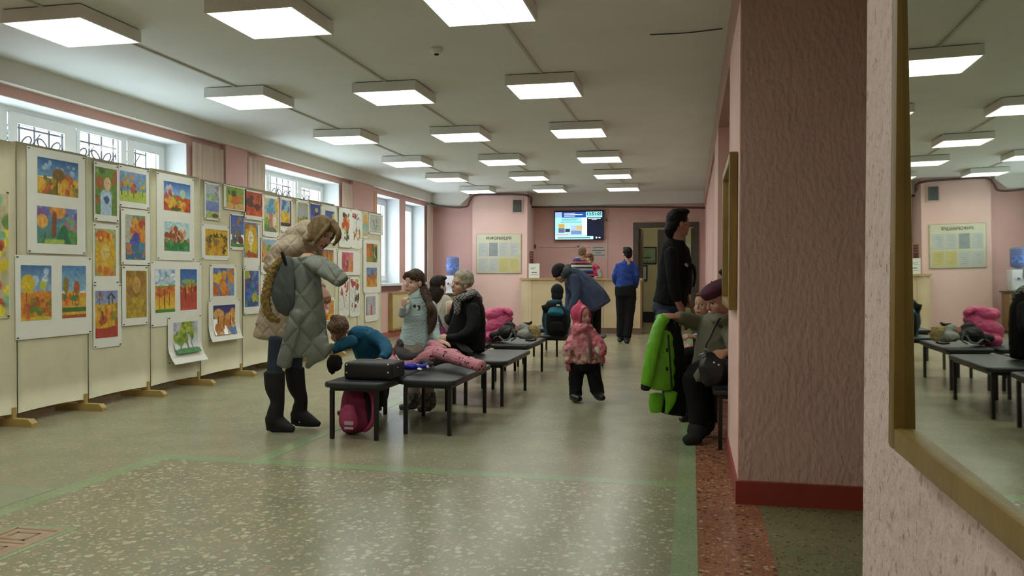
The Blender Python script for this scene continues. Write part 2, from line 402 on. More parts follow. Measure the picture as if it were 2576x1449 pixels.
# far wall: recess, pier, recess with the door
_wf = [(XL, -4.49, 17.0, 17.7, 0, CZ), (-4.49, -3.32, 16.75, 17.7, 0, CZ), (-3.32, -1.21, YF, YF+.15, 0, CZ), (-1.21, .14, YF, YF+.15, 2.27, CZ), (.14, .8, YF, YF+.15, 0, CZ)]
wf = struct(joinboxes('wall_far', _wf[:1]+_wf[2:], W_PINK))
struct(box('trim_2', -4.49, -3.32, 16.75, 17.7, 0, CZ, W_PALE))
struct(box('trim_3', -3.32, XR, 17.25, YF, 2.63, CZ, W_SOFF))
struct(mesh('trim_4', *(lambda: ([(XL, 16.7, 2.62), (-4.75, 16.7, 2.62), (-4.55, 16.7, 2.80), (-4.55, 16.7, CZ), (XL, 16.7, CZ), (XL, 17, 2.62), (-4.75, 17, 2.62), (-4.55, 17, 2.80), (-4.55, 17, CZ), (XL, 17, CZ)],
    [(0, 1, 2, 3, 4), (5, 9, 8, 7, 6), (0, 5, 6, 1), (1, 6, 7, 2), (2, 7, 8, 3), (3, 8, 9, 4), (4, 9, 5, 0)]))(), W_SOFF))
struct(box('baseboard_far', -4.49, -3.3, 16.73, 16.75, 0, .11, BASE_FAR))
# right colonnade
PIL = [(4.33, 5.52), (8.05, 9.3)]
struct(box('trim_5', XR, 1.0, 4.33, YF, 2.55, CZ, W_DARK))
for i, (a, b) in enumerate(PIL):
    p = struct(joinboxes('pillar', [(XR, 1.0, a, b, 0, 2.56)], W_PALE if i else W_ROUGH), ['rough pink plaster pillar beside the mirror wall', 'smooth pink pillar behind the seated grandmother', 'smooth pink pillar midway along the right colonnade', 'smooth pink pillar nearest the dark doorway'][i], 'pillar')
    if i == 0: mesh('smooth_side', *(lambda v, f: (v, f))(*boxgeo(XR-.004, XR+.01, a+.012, b-.002, .1, 2.55)), W_PALE, p)
    joinboxes('baseboard', [(XR-.016, 1.01, a-.03, b+.01, 0, .115)], BASE_RED, p)
struct(joinboxes('wall_right', [(.8, .95, 5.52, 8.1, 0, CZ), (.262, .95, 9.25, YF, 0, CZ), (2.25, 2.4, -2, 5.6, 0, CZ), (.9, 2.4, 5.45, 5.6, 0, CZ)], W_PINK))
NWX = .262; NWY = PX(2176, 700, NWX).y
struct(box('wall_near', NWX, 1.0, -2, NWY, 0, CZ, W_SPECK))
struct(box('wall_back', -5.8, 2.4, -2.15, -2, 0, CZ, W_PINK))
# windows
GRILLE = M('wrought_iron', '#33363a', .6, .1)
def ring(x0, x1, y0, y1, z0, z1, s):
    return [(x0, x1, y0, y0+s, z0, z1), (x0, x1, y1-s, y1, z0, z1), (x0, x1, y0+s, y1-s, z1-s, z1), (x0, x1, y0+s, y1-s, z0, z0+s)]
def window(i, y0, y1, cuts, opener):
    w = struct(thing('window_%d' % (i+1), None, None, (WX, y0, WS)))
    X0, X1 = WX-.03, WX+.04
    fr = ring(X0, X1, y0, y1, WS, WT, .06)
    ed = [y0]+cuts+[y1]
    for c in cuts: fr.append((X0, X1, c-.035, c+.035, WS+.06, WT-.06))
    joinboxes('frame', fr, WHITE_PVC, w)
    for k in range(len(ed)-1):
        a, b = ed[k]+.04, ed[k+1]-.04; s = .09 if opener[k] else .03
        sa = joinboxes('sash', ring(X1+.001, X1+.016, a, b, WS+.05, WT-.05, s), WHITE_PVC, w)
        joinboxes('gasket', [(X1-.024, X1-.018, a+s-.004, a+s+.003, WS+.05+s, WT-.05-s), (X1-.024, X1-.018, b-s-.003, b-s+.004, WS+.05+s, WT-.05-s), (X1-.024, X1-.018, a+s, b-s, WT-.054-s, WT-.049-s)], DARKTRIM, sa)
        box('pane', X1-.022, X1-.014, a+s, b-s, WS+.05+s, WT-.05-s, GLASS, w)
    box('sill', WX, XL+.06, y0-.03, y1+.03, WS-.045, WS+.004, WHITE_PVC, w, .006)
    if i >= 2: box('sill_apron', XL, XL+.03, y0-.02, y1+.02, WS-.13, WS-.05, M('dark_red_apron', '#6a3f3a', .5), w)
    g = w
    gx = WX-.2; n = max(4, int((y1-y0)/.17))
    for k in range(n+1):
        yy = y0+(y1-y0)*k/n; box('grille_bar', gx-.006, gx+.006, yy-.006, yy+.006, WS-.1, WT+.1, GRILLE, g)
    for zz in (WS+.1, WT-.12): box('grille_rail', gx-.008, gx+.008, y0, y1, zz-.008, zz+.008, GRILLE, g)
    for k in range(1, n, 2):
        yc = y0+(y1-y0)*k/n; zc = WT-.34
        for sgn in (-1, 1):
            sp = [Vector((gx, yc+sgn*(.085-.085*math.cos(t)*(1-t/9)) , zc+.12*math.sin(t*.9)*(1-t/12)+.03*t)) for t in [q*.5 for q in range(10)]]
            curve_tube('grille_scroll', sp, .008, GRILLE, g, sub=2, n=6)
            curve_tube('grille_scroll', [Vector((gx, yc, zc-.05)), Vector((gx, yc+sgn*.06, zc-.14)), Vector((gx, yc+sgn*.16, zc-.2)), Vector((gx, yc+sgn*.17, zc-.12))], .008, GRILLE, g, sub=3, n=6)
        curve_tube('grille_stay', [Vector((gx, yc-.17, zc-.28)), Vector((gx, yc+.25, zc+.2))], .006, GRILLE, g, n=6)
window(0, *WIN[0], [5.97, 6.78, 7.50], [0, 1, 0, 1]); window(1, *WIN[1], [10.45, 11.30], [0, 0, 1])
window(2, *WIN[2], [], [1]); window(3, *WIN[3], [], [1])
# curtains
def curtain(y0, y1, col, label, x=XL+.05, z0=.25, z1=2.62):
    n = max(8, int((y1-y0)/.02)); vs, fs = [], []
    for s in (0, 1):
        for k in range(n+1):
            yy = y0+(y1-y0)*k/n; xx = x+.010*math.sin(k*1.1)+.008*math.sin(k*.37)+s*.006
            vs += [(xx, yy, z0), (xx+.006*math.sin(k*.9), yy, (z0+z1)/2), (xx, yy, z1)]
    m = (n+1)*3
    for k in range(n):
        for q in (0, 1):
            a = k*3+q; fs += [(a, a+3, a+4, a+1), (m+a, m+a+1, m+a+4, m+a+3)]
    o = mesh('curtain', vs, fs, col, None, True, origin=(x, (y0+y1)/2, z0)); return tag(o, label, 'curtain', 'beige window curtains')
CURT = M('beige_drape', '#cdb8aa', .85, .06, 5, .1, 90, stretch=(1, 6, .3))
CURT2 = M('peach_drape', '#d4a283', .85, .06, 5)
curtain(8.2, 8.82, CURT, 'beige curtain gathered right of the leftmost window')
curtain(9.36, 9.78, CURT, 'beige curtain gathered left of the second window')
curtain(12.2, 12.6, CURT, 'beige curtain gathered right of the second window')
curtain(13.52, 13.66, CURT2, 'narrow peach curtain beside the panels\' far end')
curtain(16.48, 16.85, CURT, 'pale curtain in the far left corner by the cooler')
# radiator cover on the left wall
_rc = thing('radiator_cover', 'yellowish hardboard radiator cover under the narrow windows', 'radiator cover', (XL, 14.9, .14))
box('panel', XL+.005, XL+.07, 14.4, 15.5, .16, .80, M('yellow_hardboard', '#c4b488', .6, .06), _rc, .008)
joinboxes('edging', [(XL+.005, XL+.08, 14.37, 14.4, .13, .83), (XL+.005, XL+.08, 15.5, 15.53, .13, .83), (XL+.005, XL+.08, 14.4, 15.5, .8, .83), (XL+.005, XL+.08, 14.4, 15.5, .13, .16)], M('hardboard_edge', '#9c8448', .6), _rc)
# ------------------------------------------------------------------ ceiling lights
def make_lamp():
    t = thing('ceiling_light', 'x', 'ceiling light', (0, 0, 0), 'square fluorescent ceiling lights')
    s = .30; z1, z0 = 0, -.092
    joinboxes('housing', [(-s, s, -s, -s+.012, z0, z1-.008), (-s, s, s-.012, s, z0, z1-.008), (-s, -s+.012, -s+.012, s-.012, z0, z1-.008), (s-.012, s, -s+.012, s-.012, z0, z1-.008), (-s+.012, s-.012, -s+.012, s-.012, z1-.02, z1-.009)], METAL_W, t)
    joinboxes('mounting_pad', [(-.06, .06, -.06, .06, -.01, 0)], DARKTRIM, t)
    box('light_panel', -s+.02, s-.02, -s+.02, s-.02, z0+.016, z0+.03, LAMP_MAT, t)
    bl = M('louvre_aluminium', '#c9ccc6', .3, .02, metal=.3)
    mv = bpy.data.meshes.new('blade'); v, f = boxgeo(-.002, .002, -s+.014, s-.014, z0+.002, z0+.017); mv.from_pydata(v, [], f); mv.materials.append(bl)
    mh = bpy.data.meshes.new('blade'); v, f = boxgeo(-s+.014, s-.014, -.0015, .0015, z0+.004, z0+.016); mh.from_pydata(v, [], f); mh.materials.append(bl)
    for k in (-.142, 0, .142): o = link('blade', mv, None, t); o.location = (k, 0, 0)
    for k in range(9): o = link('blade', mh, None, t); o.location = (0, -.24+k*.06, 0)
    return t
_lp = make_lamp(); _first = True
LX = [-4.11, -2.69, -1.28]; LY = [.4, 2.65, 4.95, 7.25, 9.5, 11.72, 13.74, 15.82]  # first two rows are unseen, added to brighten the near pillar and wall
_row = ['unseen row added behind the camera', 'unseen row added above the mirror wall', 'nearest row in view', 'second row', 'third row', 'fourth row', 'fifth row', 'row nearest the far wall']; _colm = ['on the window side', 'in the middle column', 'on the pillar side']
for r, yy in enumerate(LY):
    for c, xx in enumerate(LX):
        o = _lp if _first else copy_tree(_lp); _first = False
        o.location = (xx, yy + (-.07 if c == 0 else .02), CZ)
        o['label'] = 'square louvred fluorescent ceiling light, %s, %s' % (_row[r], _colm[c])
DUCT = M('grey_cable_duct', '#c2c5b8', .6, .05)
for c, xx in enumerate(LX):
    dd = thing('cable_duct', 'thin grey ceiling cable duct joining the lights %s' % _colm[c], 'cable duct', (xx, -.6, CZ))
    ys = [-.6]+[v for y in LY for v in (y-.30, y+.30)]+[16.6]
    for k in range(0, len(ys)-1, 2): box('duct_length', xx-.012+.02, xx+.012+.02, ys[k], ys[k+1], CZ-.013, CZ, DUCT, dd)
_sd = thing('smoke_detector', 'small white smoke detector on the ceiling between two lights', 'smoke detector', (-1.91, 6.06, CZ))
_s = Sol(); _s.tube([Vector((-1.91, 6.06, CZ)), Vector((-1.91, 6.06, CZ-.02)), Vector((-1.91, 6.06, CZ-.035))], [.05, .05, .035], (1, 0, 0), 20, 2, .3); mesh('base', _s.v, _s.f, METAL_W, _sd, True)
_s = Sol(); _s.tube([Vector((-1.91, 6.06, CZ-.03)), Vector((-1.91, 6.06, CZ-.05))], [.022, .018], (1, 0, 0), 16, 2, .3); mesh('sensor', _s.v, _s.f, DARKTRIM, _sd, True)
tag(curve_tube('ceiling_wire', [(-.3, 6.02, CZ-.004), (-.05, 6.0, CZ-.012), (.2, 5.98, CZ-.004)], .004, DARKTRIM, origin=(-.05, 6, CZ)), 'thin dark wire across the ceiling near the right beam', 'wire')
# ================================================================== painted pictures (flat print held in a colour attribute)
PRINT, _nt, _bs = newmat('poster_paint'); _a = _nt.nodes.new('ShaderNodeVertexColor'); _a.layer_name = 'Col'
_nt.links.new(_a.outputs[0], _bs.inputs['Base Color']); _bs.inputs['Roughness'].default_value = .65
class Pic:
    def __init__(s, w, h, seed):
        s.w, s.h = w, h; s.a = np.ones((h, w, 3)); s.r = np.random.default_rng(seed)
        s.Y, s.X = np.mgrid[0:h, 0:w]; s.X = s.X/(w-1); s.Y = s.Y/(h-1); s.asp = h/w
    def put(s, m, c): m = np.clip(m, 0, 1)[..., None]; s.a = s.a*(1-m)+np.array(lin(c))*m
    def run(s, ops):
        for o in ops:
            k = o[0]
            if k == 'g':                                             # vertical gradient from y0 to y1
                y0, y1 = (o[3], o[4]) if len(o) > 3 else (0, 1)
                t = np.clip((s.Y-y0)/(y1-y0), 0, 1)[..., None]; m = ((s.Y >= y0) & (s.Y <= y1))[..., None]
                s.a = np.where(m, np.array(lin(o[1]))*(1-t)+np.array(lin(o[2]))*t, s.a)
            elif k == 'r': s.put(((s.X >= o[1]) & (s.X <= o[3]) & (s.Y >= o[2]) & (s.Y <= o[4])).astype(float), o[5])
            elif k == 'h':                                           # hill: everything below a wavy line
                s.put((s.Y > o[1]+o[2]*np.sin(s.X*o[3]+o[4])).astype(float), o[5])
            elif k == 'e':
                d = ((s.X-o[1])/o[3])**2+((s.Y-o[2])/o[4])**2; s.put((1.15-d)*5, o[5])
            elif k == 'l':
                x0, y0, x1, y1, w = o[1:6]; dx, dy = x1-x0, (y1-y0)*s.asp; L = max(1e-6, dx*dx+dy*dy)
                t = np.clip(((s.X-x0)*dx+(s.Y-y0)*s.asp*dy)/L, 0, 1)
                d = np.hypot(s.X-x0-t*dx, (s.Y-y0)*s.asp-t*dy); s.put((w-d)/w*3, o[6])
            elif k == 'b':                                           # scattered dabs
                x0, y0, x1, y1, n, z, cs = o[1:8]
                for _ in range(n):
                    cx, cy = s.r.uniform(x0, x1), s.r.uniform(y0, y1); q = z*s.r.uniform(.5, 1.4)
                    d = ((s.X-cx)/q)**2+((s.Y-cy)*s.asp/(q*s.r.uniform(.6, 1.3)))**2; s.put((1.2-d)*4, cs[s.r.integers(len(cs))])
            elif k == 't':                                           # tree: x, base y, top y, crown radius, trunk, crown colours
                x, yb, yt, q, tc, cs = o[1:7]; s.run([('l', x, yb, x, yt, .016, tc), ('l', x, (yb+yt)/2, x-q*.7, yt, .01, tc), ('l', x, (yb+yt)/2, x+q*.7, yt, .01, tc),
                    ('b', x-q, yt-q*.7/s.asp, x+q, yt+q*.8/s.asp, 16, q*.32, cs)])
            elif k == 'face':                                        # simple child's portrait face
                x, y, q = o[1:4]; s.run([('e', x, y, q, q*1.35/s.asp, o[4]), ('l', x-q*.5, y-.02, x-q*.25, y-.02, .012, '#5a4a3a'), ('l', x+q*.25, y-.02, x+q*.5, y-.02, .012, '#5a4a3a'),
                    ('l', x-q*.2, y+q*.7/s.asp, x+q*.2, y+q*.7/s.asp, .011, '#b05a4a'), ('l', x, y, x-.01, y+q*.3/s.asp, .007, '#b08a6a')])
        return s
    def done(s):
        f = s.r.normal(size=(s.h//3+2, s.w//3+2)); f = np.kron(f, np.ones((3, 3)))[:s.h, :s.w]
        g = s.r.normal(size=(s.h, s.w)); return np.clip(s.a*(1+.10*f+.05*g)[..., None], 0, 1)
PCOUNT = [0]
def painting(parent, c0, c1, ops, off=.004, long=58, curl=0):
    """print on the panel plane: c0 = (Y, z) top near corner, c1 = (Y, z) bottom far corner"""
    PCOUNT[0] += 1; W, Hh = c1[0]-c0[0], c0[1]-c1[1]
    h = long if Hh > W else max(20, int(long*Hh/W)); w = long if W > Hh else max(20, int(long*W/Hh))
    arr = Pic(w, h, 100+PCOUNT[0]).run(ops).done()
    og = ORG[parent]; me = bpy.data.meshes.new('painting')
    vs = [(PANX+off+.0005 - og.x, c0[0]+W*i/(w-1)-og.y, c0[1]-Hh*j/(h-1)-og.z) for j in range(h) for i in range(w)]
    if curl: vs = [(x+curl*max(0, (c0[1]-Hh*.6-og.z-z)/Hh)**2, yy, z) for x, yy, z in vs]
    fs = [(j*w+i, (j+1)*w+i, (j+1)*w+i+1, j*w+i+1) for j in range(h-1) for i in range(w-1)]
    me.from_pydata(vs, [], fs); a = me.color_attributes.new('Col', 'FLOAT_COLOR', 'POINT')
    a.data.foreach_set('color', np.concatenate([arr.reshape(-1, 3), np.ones((w*h, 1))], 1).astype(np.float32).ravel())
    return link('painting', me, PRINT, parent)
# ------------------------------------------------------------------ display panels
PANX = -5.03; PB = [4.55, 5.36, 6.12, 6.95, 7.77, 8.6, 9.43, 10.26, 11.1, 11.93, 12.95]
_pl = ['at the left edge of the picture', 'with the four big landscape paintings', 'with the boy and yellow-haired girl portraits', 'with the two-picture sheets and curled green trees', 'with the yellow leaf painting',
       'just left of the woman in beige', 'behind the woman in beige', 'behind her bowed blond head', 'behind the blue-shirted boy', 'last, beside the narrow windows']
for k in range(len(PB)-1):
    a, b = PB[k], PB[k+1]
    t = thing('display_panel', 'cream canvas display panel on wooden feet, '+_pl[k], 'display panel', (PANX-.02, (a+b)/2, 0), 'canvas display panels')
    n, m = 10, 12; vs, fs = [], []
    for s in (0, 1):
        for j in range(m+1):
            for i in range(n+1):
                u, v = i/n, j/m; xx = PANX-(.0 if s == 0 else .035)+(-.004*math.sin(u*math.pi)*math.sin(v*math.pi) if s == 0 else 0)
                zz = .088+(2.155+(.012 if k % 2 else 0)-.088)*v + (.012*math.sin(u*math.pi)*(1-v) if s == 0 else 0)
                vs.append((xx, a+.006+(b-a-.012)*u, zz))
    q = (n+1)*(m+1)
    for j in range(m):
        for i in range(n):
            e = j*(n+1)+i; fs += [(e, e+1, e+n+2, e+n+1), (q+e, q+e+n+1, q+e+n+2, q+e+1)]
    bd = [i for i in range(n+1)]+[(j+1)*(n+1)-1 for j in range(1, m+1)]+[m*(n+1)+i for i in range(n-1, -1, -1)]+[j*(n+1) for j in range(m-1, 0, -1)]
    fs += [(bd[i-1], bd[i], bd[i]+q, bd[i-1]+q) for i in range(len(bd))]
    mesh('canvas', vs, fs, CANVAS, t, True)
    for yy in ((b-.04,) if k < 9 else (b-.05,)):
        box('post', PANX-.06, PANX+.012, yy-.018, yy+.018, .058, .14, PINE, t)
        v = [(-5.3, yy-.03, 0), (-4.84, yy-.03, 0), (-4.84, yy-.03, .028), (-4.875, yy-.03, .058), (-5.3, yy-.03, .058)]
        v += [(x, yy+.03, z) for x, _, z in v]
        mesh('foot', v, [(0, 1, 2, 3, 4), (9, 8, 7, 6, 5)]+[(i, i+5, (i+1) % 5+5, (i+1) % 5) for i in range(5)], PINE, t)
# ------------------------------------------------------------------ sheets and paintings, given by photo corners
SKY = '#3f6ea0'; AUT = ['#c8862a', '#b4622a', '#d8a63a', '#8a7a2c', '#a04a2a']; GRN = ['#5f8a3c', '#87a04a', '#3f6a34']
PINM = M('push_pin', '#2a2c2a', .4)
_pin = bpy.data.meshes.new('pin'); _v, _f = boxgeo(0, .006, -.008, .008, -.004, .004); _pin.from_pydata(_v, [], _f); _pin.materials.append(PINM)
SHC = [0]
def sheet(tl, br, label, pics, mat=None, curl=0, tilt=0):
    SHC[0] += 1; a = PX(*tl, PANX+.004); b = PX(*br, PANX+.004); lay = .0025*(SHC[0] % 5) + (.006 if curl else 0)
    y0, y1, z1, z0 = a.y, b.y, a.z, b.z
    t = thing('drawing_sheet', label, 'drawing', (PANX+.002, (y0+y1)/2, z0), 'children\'s drawings on the panels')
    n = 8; vs, fs = [], []
    for s in (0, 1):
        for j in range(n+1):
            for i in (0, 1, 2, 3):
                v = j/n; bow = .006*math.sin(math.pi*v)*(.5+.5*math.sin(SHC[0]+i)) if not curl else curl*max(0, .4-v)**2*6
                vs.append((PANX+.0015+lay+s*.0012, y0+(y1-y0)*i/3, z0+(z1-z0)*v + tilt*(i/3-.5)))
    q = (n+1)*4
    if curl: vs = [(x+curl*max(0, (z0+.4*(z1-z0)-z)/(z1-z0))**2*5, y, z) for x, y, z in vs]
    for j in range(n):
        for i in range(3):
            e = j*4+i; fs += [(e, e+4, e+5, e+1), (q+e, q+e+1, q+e+5, q+e+4)]
    bd = [0, 1, 2, 3]+[j*4+3 for j in range(1, n+1)]+[n*4+2, n*4+1, n*4]+[j*4 for j in range(n-1, 0, -1)]
    fs += [(bd[i-1], bd[i-1]+q, bd[i]+q, bd[i]) for i in range(len(bd))]
    mesh('paper', vs, fs, mat or PAPER, t)
    for (ptl, pbr, ops) in pics:
        c0 = PX(*ptl, PANX+.004); c1 = PX(*pbr, PANX+.004); painting(t, (c0.y, c0.z), (c1.y, c1.z), ops, .0035+lay, curl=curl*3.2 if curl else 0)
    for yy, zz in ((y0+.02, z1-.015), (y1-.02, z1-.015), (y1-.02, z0+.015), (y0+.02, z0+.015)):
        o = link('pin', _pin, None, t); o.location = Vector((PANX+.003+lay, yy, zz))-ORG[t]
    return t
D = 'child\'s painting of '
sheet((-62, 470), (26, 800), 'tall bouquet of cut-paper flowers cut off by the picture\'s left edge', [((-60, 480), (22, 795), [('g', '#b6ad88', '#b6ad88'), ('b', .3, 0, 1, 1, 26, .16, ['#c8b430', '#b8502a', '#7fae8c', '#c88a8a', '#d8c83a', '#8a3a2c', '#6a8a4a', '#d8862a'])])], CANVAS)
sheet((66, 366), (214, 641), 'large white sheet with a brown tree landscape above a fantasy garden', [
    ((93, 393), (196, 498), [('g', '#2f5a8c', '#6a94b4', 0, .5), ('b', .1, .1, .9, .35, 9, .05, ['#7fa2c0', '#9ab4c8']), ('h', .52, .03, 6, 0, '#8a7a2a'), ('b', 0, .52, 1, 1, 80, .07, ['#c8982a', '#b4622a', '#a08a2c', '#d8a63a', '#7a6a24', '#c85a3a']), ('e', .5, .42, .15, .17, '#7a5c24'), ('l', .47, .5, .45, .95, .03, '#6a5424')]),
    ((92, 517), (193, 616), [('g', '#6a7ab0', '#4a8a5c'), ('b', 0, 0, 1, .3, 20, .07, ['#5a6ab0', '#8a9ac0', '#7a5a90']), ('e', .5, .08, .2, .22, '#c88a3a'), ('l', .42, .2, .4, .75, .07, '#7a4a30'), ('e', .12, .4, .13, .18, '#d8a04a'), ('b', .55, .3, 1, .7, 14, .08, ['#a0708a', '#6aa070', '#8aa84a']), ('b', .5, .6, 1, 1, 12, .09, ['#2f6a4a', '#5a8a4a']), ('r', .15, .88, .65, 1, '#9ab04a'), ('l', .15, .98, .2, .7, .012, '#3a3a2c')])])
sheet((36, 641), (229, 838), 'wide white sheet with two side-by-side autumn tree landscapes', [
    ((50, 667), (128, 803), [('g', '#3f6898', '#8aa8c0', 0, .5), ('b', 0, .1, 1, .35, 7, .09, ['#c0d0d8', '#a0b8cc']), ('h', .48, .02, 7, 0, '#c8802a'), ('e', .22, .34, .22, .17, '#c8b028'), ('e', .72, .36, .11, .08, '#b0b838'), ('l', .18, .5, .18, .64, .02, '#7a4a24'), ('b', .1, .6, 1, .85, 26, .09, ['#8a7a2a', '#a0582a', '#5f7a34', '#b88a2a']), ('r', 0, .93, 1, 1, '#c0b038'), ('b', 0, .8, 1, .95, 12, .08, ['#b4622a', '#c8862a'])]),
    ((154, 668), (215, 797), [('g', '#4a7aa8', '#8ab0c4', 0, .5), ('h', .5, .02, 8, 1, '#c8a03a'), ('e', .16, .37, .12, .15, '#8a7a34'), ('e', .6, .42, .13, .13, '#a05a34'), ('l', .16, .5, .18, .68, .02, '#6a4a24'), ('l', .46, .5, .43, .74, .02, '#6a3a24'), ('b', 0, .54, 1, .75, 20, .09, ['#4a7a3c', '#d08a30', '#c8602a', '#c0b040']), ('r', 0, .8, 1, .88, '#4a6a34'), ('r', 0, .93, 1, 1, '#a8502c')])])
sheet((234, 405), (297, 560), D+'a boy in a white shirt on green', [((237, 418), (292, 544), [('g', '#6a8a3a', '#5f7a34'), ('b', 0, 0, 1, 1, 14, .12, ['#4a6a30', '#8aa04a', '#a0602c']), ('r', .24, .56, .74, 1, '#a8c0d0'), ('e', .5, .6, .26, .14, '#a8c0d0'), ('face', .55, .34, .16, '#d8b48a'), ('b', .38, .62, .66, .68, 4, .08, ['#4a5a8a'])])])
sheet((234, 561), (299, 714), D+'a woman with long yellow hair', [((238, 574), (292, 694), [('g', '#a0ae7a', '#8a9a6a'), ('e', .5, .55, .46, .52, '#c8a028'), ('b', .1, .06, .9, .24, 16, .1, ['#c87a2c', '#b8602a', '#d89a30']), ('face', .48, .5, .2, '#d0b468'), ('r', .4, .72, .58, .86, '#c8a850'), ('b', .05, .86, .95, 1, 14, .1, ['#c88a2c', '#b86a2a'])])])
sheet((234, 714), (306, 869), D+'a red field with a little gazebo', [((239, 732), (296, 846), [('g', '#7a88b0', '#8a98b8', 0, .3), ('h', .27, .02, 5, 0, '#c8a02c'), ('l', .6, .1, .6, .3, .02, '#3a3438'), ('l', .76, .1, .76, .3, .02, '#3a3438'), ('l', .55, .16, .7, .06, .04, '#4a4044'), ('l', .7, .06, .86, .16, .04, '#4a4044'), ('t', .18, .3, .12, .14, '#5a3a34', ['#9a7a80', '#7a5a5c']), ('b', 0, .32, 1, .72, 40, .1, ['#c88a2c', '#b8622c', '#d0a038', '#a0522c', '#8a8a34']), ('h', .78, .02, 5, 0, '#a8402c'), ('l', .35, .6, .3, .44, .03, '#4a2c1c')])])
sheet((298, 414), (374, 528), D+'thin trees on blue and lime green', [((300, 428), (367, 513), [('g', '#7a9ac0', '#6a8ab4', 0, .68), ('h', .64, .03, 4, 2, '#a8b850'), ('t', .3, .8, .3, .16, '#3a4a34', ['#b0a048', '#8aa84a', '#c88a3a']), ('t', .06, .8, .45, .1, '#4a4a34', ['#8a6a70', '#b07a4a']), ('t', .52, .84, .55, .12, '#4a3a2c', ['#b86a3a', '#a04a3a']), ('t', .86, .75, .42, .12, '#3a4a34', ['#b8a040', '#90a848'])])])
sheet((303, 523), (376, 667), D+'an orange figure in a blue dress', [((314, 539), (364, 654), [('g', '#6a8a60', '#4a6a80'), ('r', 0, 0, .35, .62, '#a8a898'), ('b', .3, .1, .95, .5, 34, .13, ['#c87a2c', '#b85a2a', '#c89a3a', '#a04a34']), ('b', .35, .5, .65, .85, 14, .13, ['#4a4a9a', '#5a5ab0']), ('b', 0, .68, 1, 1, 20, .13, ['#3f6a88', '#4a7a90', '#b0703c'])])])
sheet((305, 668), (370, 815), D+'a pale face in ochre brown', [((315, 681), (367, 797), [('g', '#9a7c30', '#a08430'), ('b', .1, .03, .9, .5, 20, .14, ['#8a6a28', '#a8802c', '#946a2c']), ('face', .5, .3, .2, '#b89048'), ('b', .2, .6, .8, 1, 16, .12, ['#b09a34', '#a88a2c'])])])
sheet((394, 432), (489, 656), 'tall white sheet with a red hillside above a brown tree on green', [
    ((412, 454), (479, 536), [('g', '#2f5fa8', '#8ab0d0', 0, .5), ('h', .5, .04, 5, 2, '#b8562a'), ('e', .7, .38, .1, .16, '#a8c0a0'), ('t', .17, .65, .38, .16, '#6a3a34', ['#a05a50', '#c8b0b0']), ('b', .25, .6, .6, .9, 18, .08, ['#b0b030', '#8a8a2c', '#c8b840']), ('b', 0, .55, 1, 1, 30, .06, ['#c87a2c', '#a8402c', '#d8a03a']), ('e', .45, .92, .2, .06, '#4a5a24')]),
    ((413, 556), (477, 633), [('g', '#a8c8cc', '#b8d0d0', 0, .6), ('h', .6, .02, 5, 0, '#2f7a44'), ('b', .2, .2, .8, .62, 60, .05, ['#a8622c', '#8a4a24', '#c89a70', '#d8c8b0']), ('e', .1, .48, .1, .12, '#8a4a34'), ('l', .42, .5, .4, .8, .03, '#7a4a2c'), ('b', .05, .6, 1, 1, 12, .06, ['#1f6a3a', '#4a9058', '#b07a40'])])])
sheet((379, 657), (507, 811), 'wide white sheet with a cloudy birch field beside a crimson hill', [
    ((390, 677), (440, 784), [('g', '#8fa8bc', '#9ab0c4', 0, .36), ('b', 0, 0, 1, .34, 22, .12, ['#b4c4d0', '#7f9ab0', '#c8d4dc']), ('h', .37, .01, 5, 0, '#7a9a3a'), ('g', '#c88030', '#d8b030', .44, .92), ('b', 0, .42, 1, .6, 24, .07, ['#b8562a', '#c87a2c']), ('l', .2, .55, .2, .93, .02, '#5a3a1c'), ('l', .45, .5, .45, .9, .02, '#5a3a1c'), ('l', .7, .55, .7, .85, .02, '#5a3a1c'), ('r', 0, .93, 1, 1, '#4a7a34')]),
    ((453, 677), (495, 778), [('g', '#2f5a9c', '#4a7ab0', 0, .4), ('e', .5, .3, .4, .06, '#8a9a5a'), ('h', .36, .02, 5, 0, '#8a8a3a'), ('h', .44, .02, 7, 0, '#a8402c'), ('b', 0, .4, 1, .62, 18, .06, ['#c8902c', '#8a2c1c', '#b8522c']), ('l', .3, .4, .3, .75, .025, '#6a2414'), ('l', .68, .38, .68, .7, .025, '#6a2414'), ('g', '#a8442e', '#b8503c', .76, 1)])])
sheet((420, 797), (505, 903), D+'three leafy green trees, its sheet curling up', [((434, 812), (495, 882), [('g', '#b8b8c0', '#c4c8c8'), ('b', 0, 0, 1, .5, 14, .07, ['#8a90b0', '#a0a8c0']), ('l', .25, .88, .25, .5, .03, '#6a5a3c'), ('l', .55, .85, .55, .45, .04, '#7a5a44'), ('l', .72, .85, .76, .4, .02, '#5a5a4c'), ('b', .05, .25, .5, .65, 22, .08, ['#8a9a34', '#a8b040', '#6a8a34']), ('b', .35, .02, .85, .5, 26, .08, ['#8a9a34', '#a8b040', '#5a8038']), ('h', .87, -.03, 3, 0, '#3f7a44')])], curl=.10)
sheet((513, 457), (553, 556), D+'a lilac lake with a brown hedgehog', [((516, 461), (550, 551), [('g', '#a8b0bc', '#b0b8c0', 0, .5), ('b', .55, .05, 1, .45, 16, .07, ['#8a808a', '#9a98a0']), ('b', .05, .35, .6, .48, 8, .13, ['#90a880', '#a0b890']), ('g', '#7a88b8', '#6a7ab0', .5, .8), ('g', '#a8b070', '#98a860', .8, 1), ('e', .68, .92, .24, .06, '#6a5034')])])
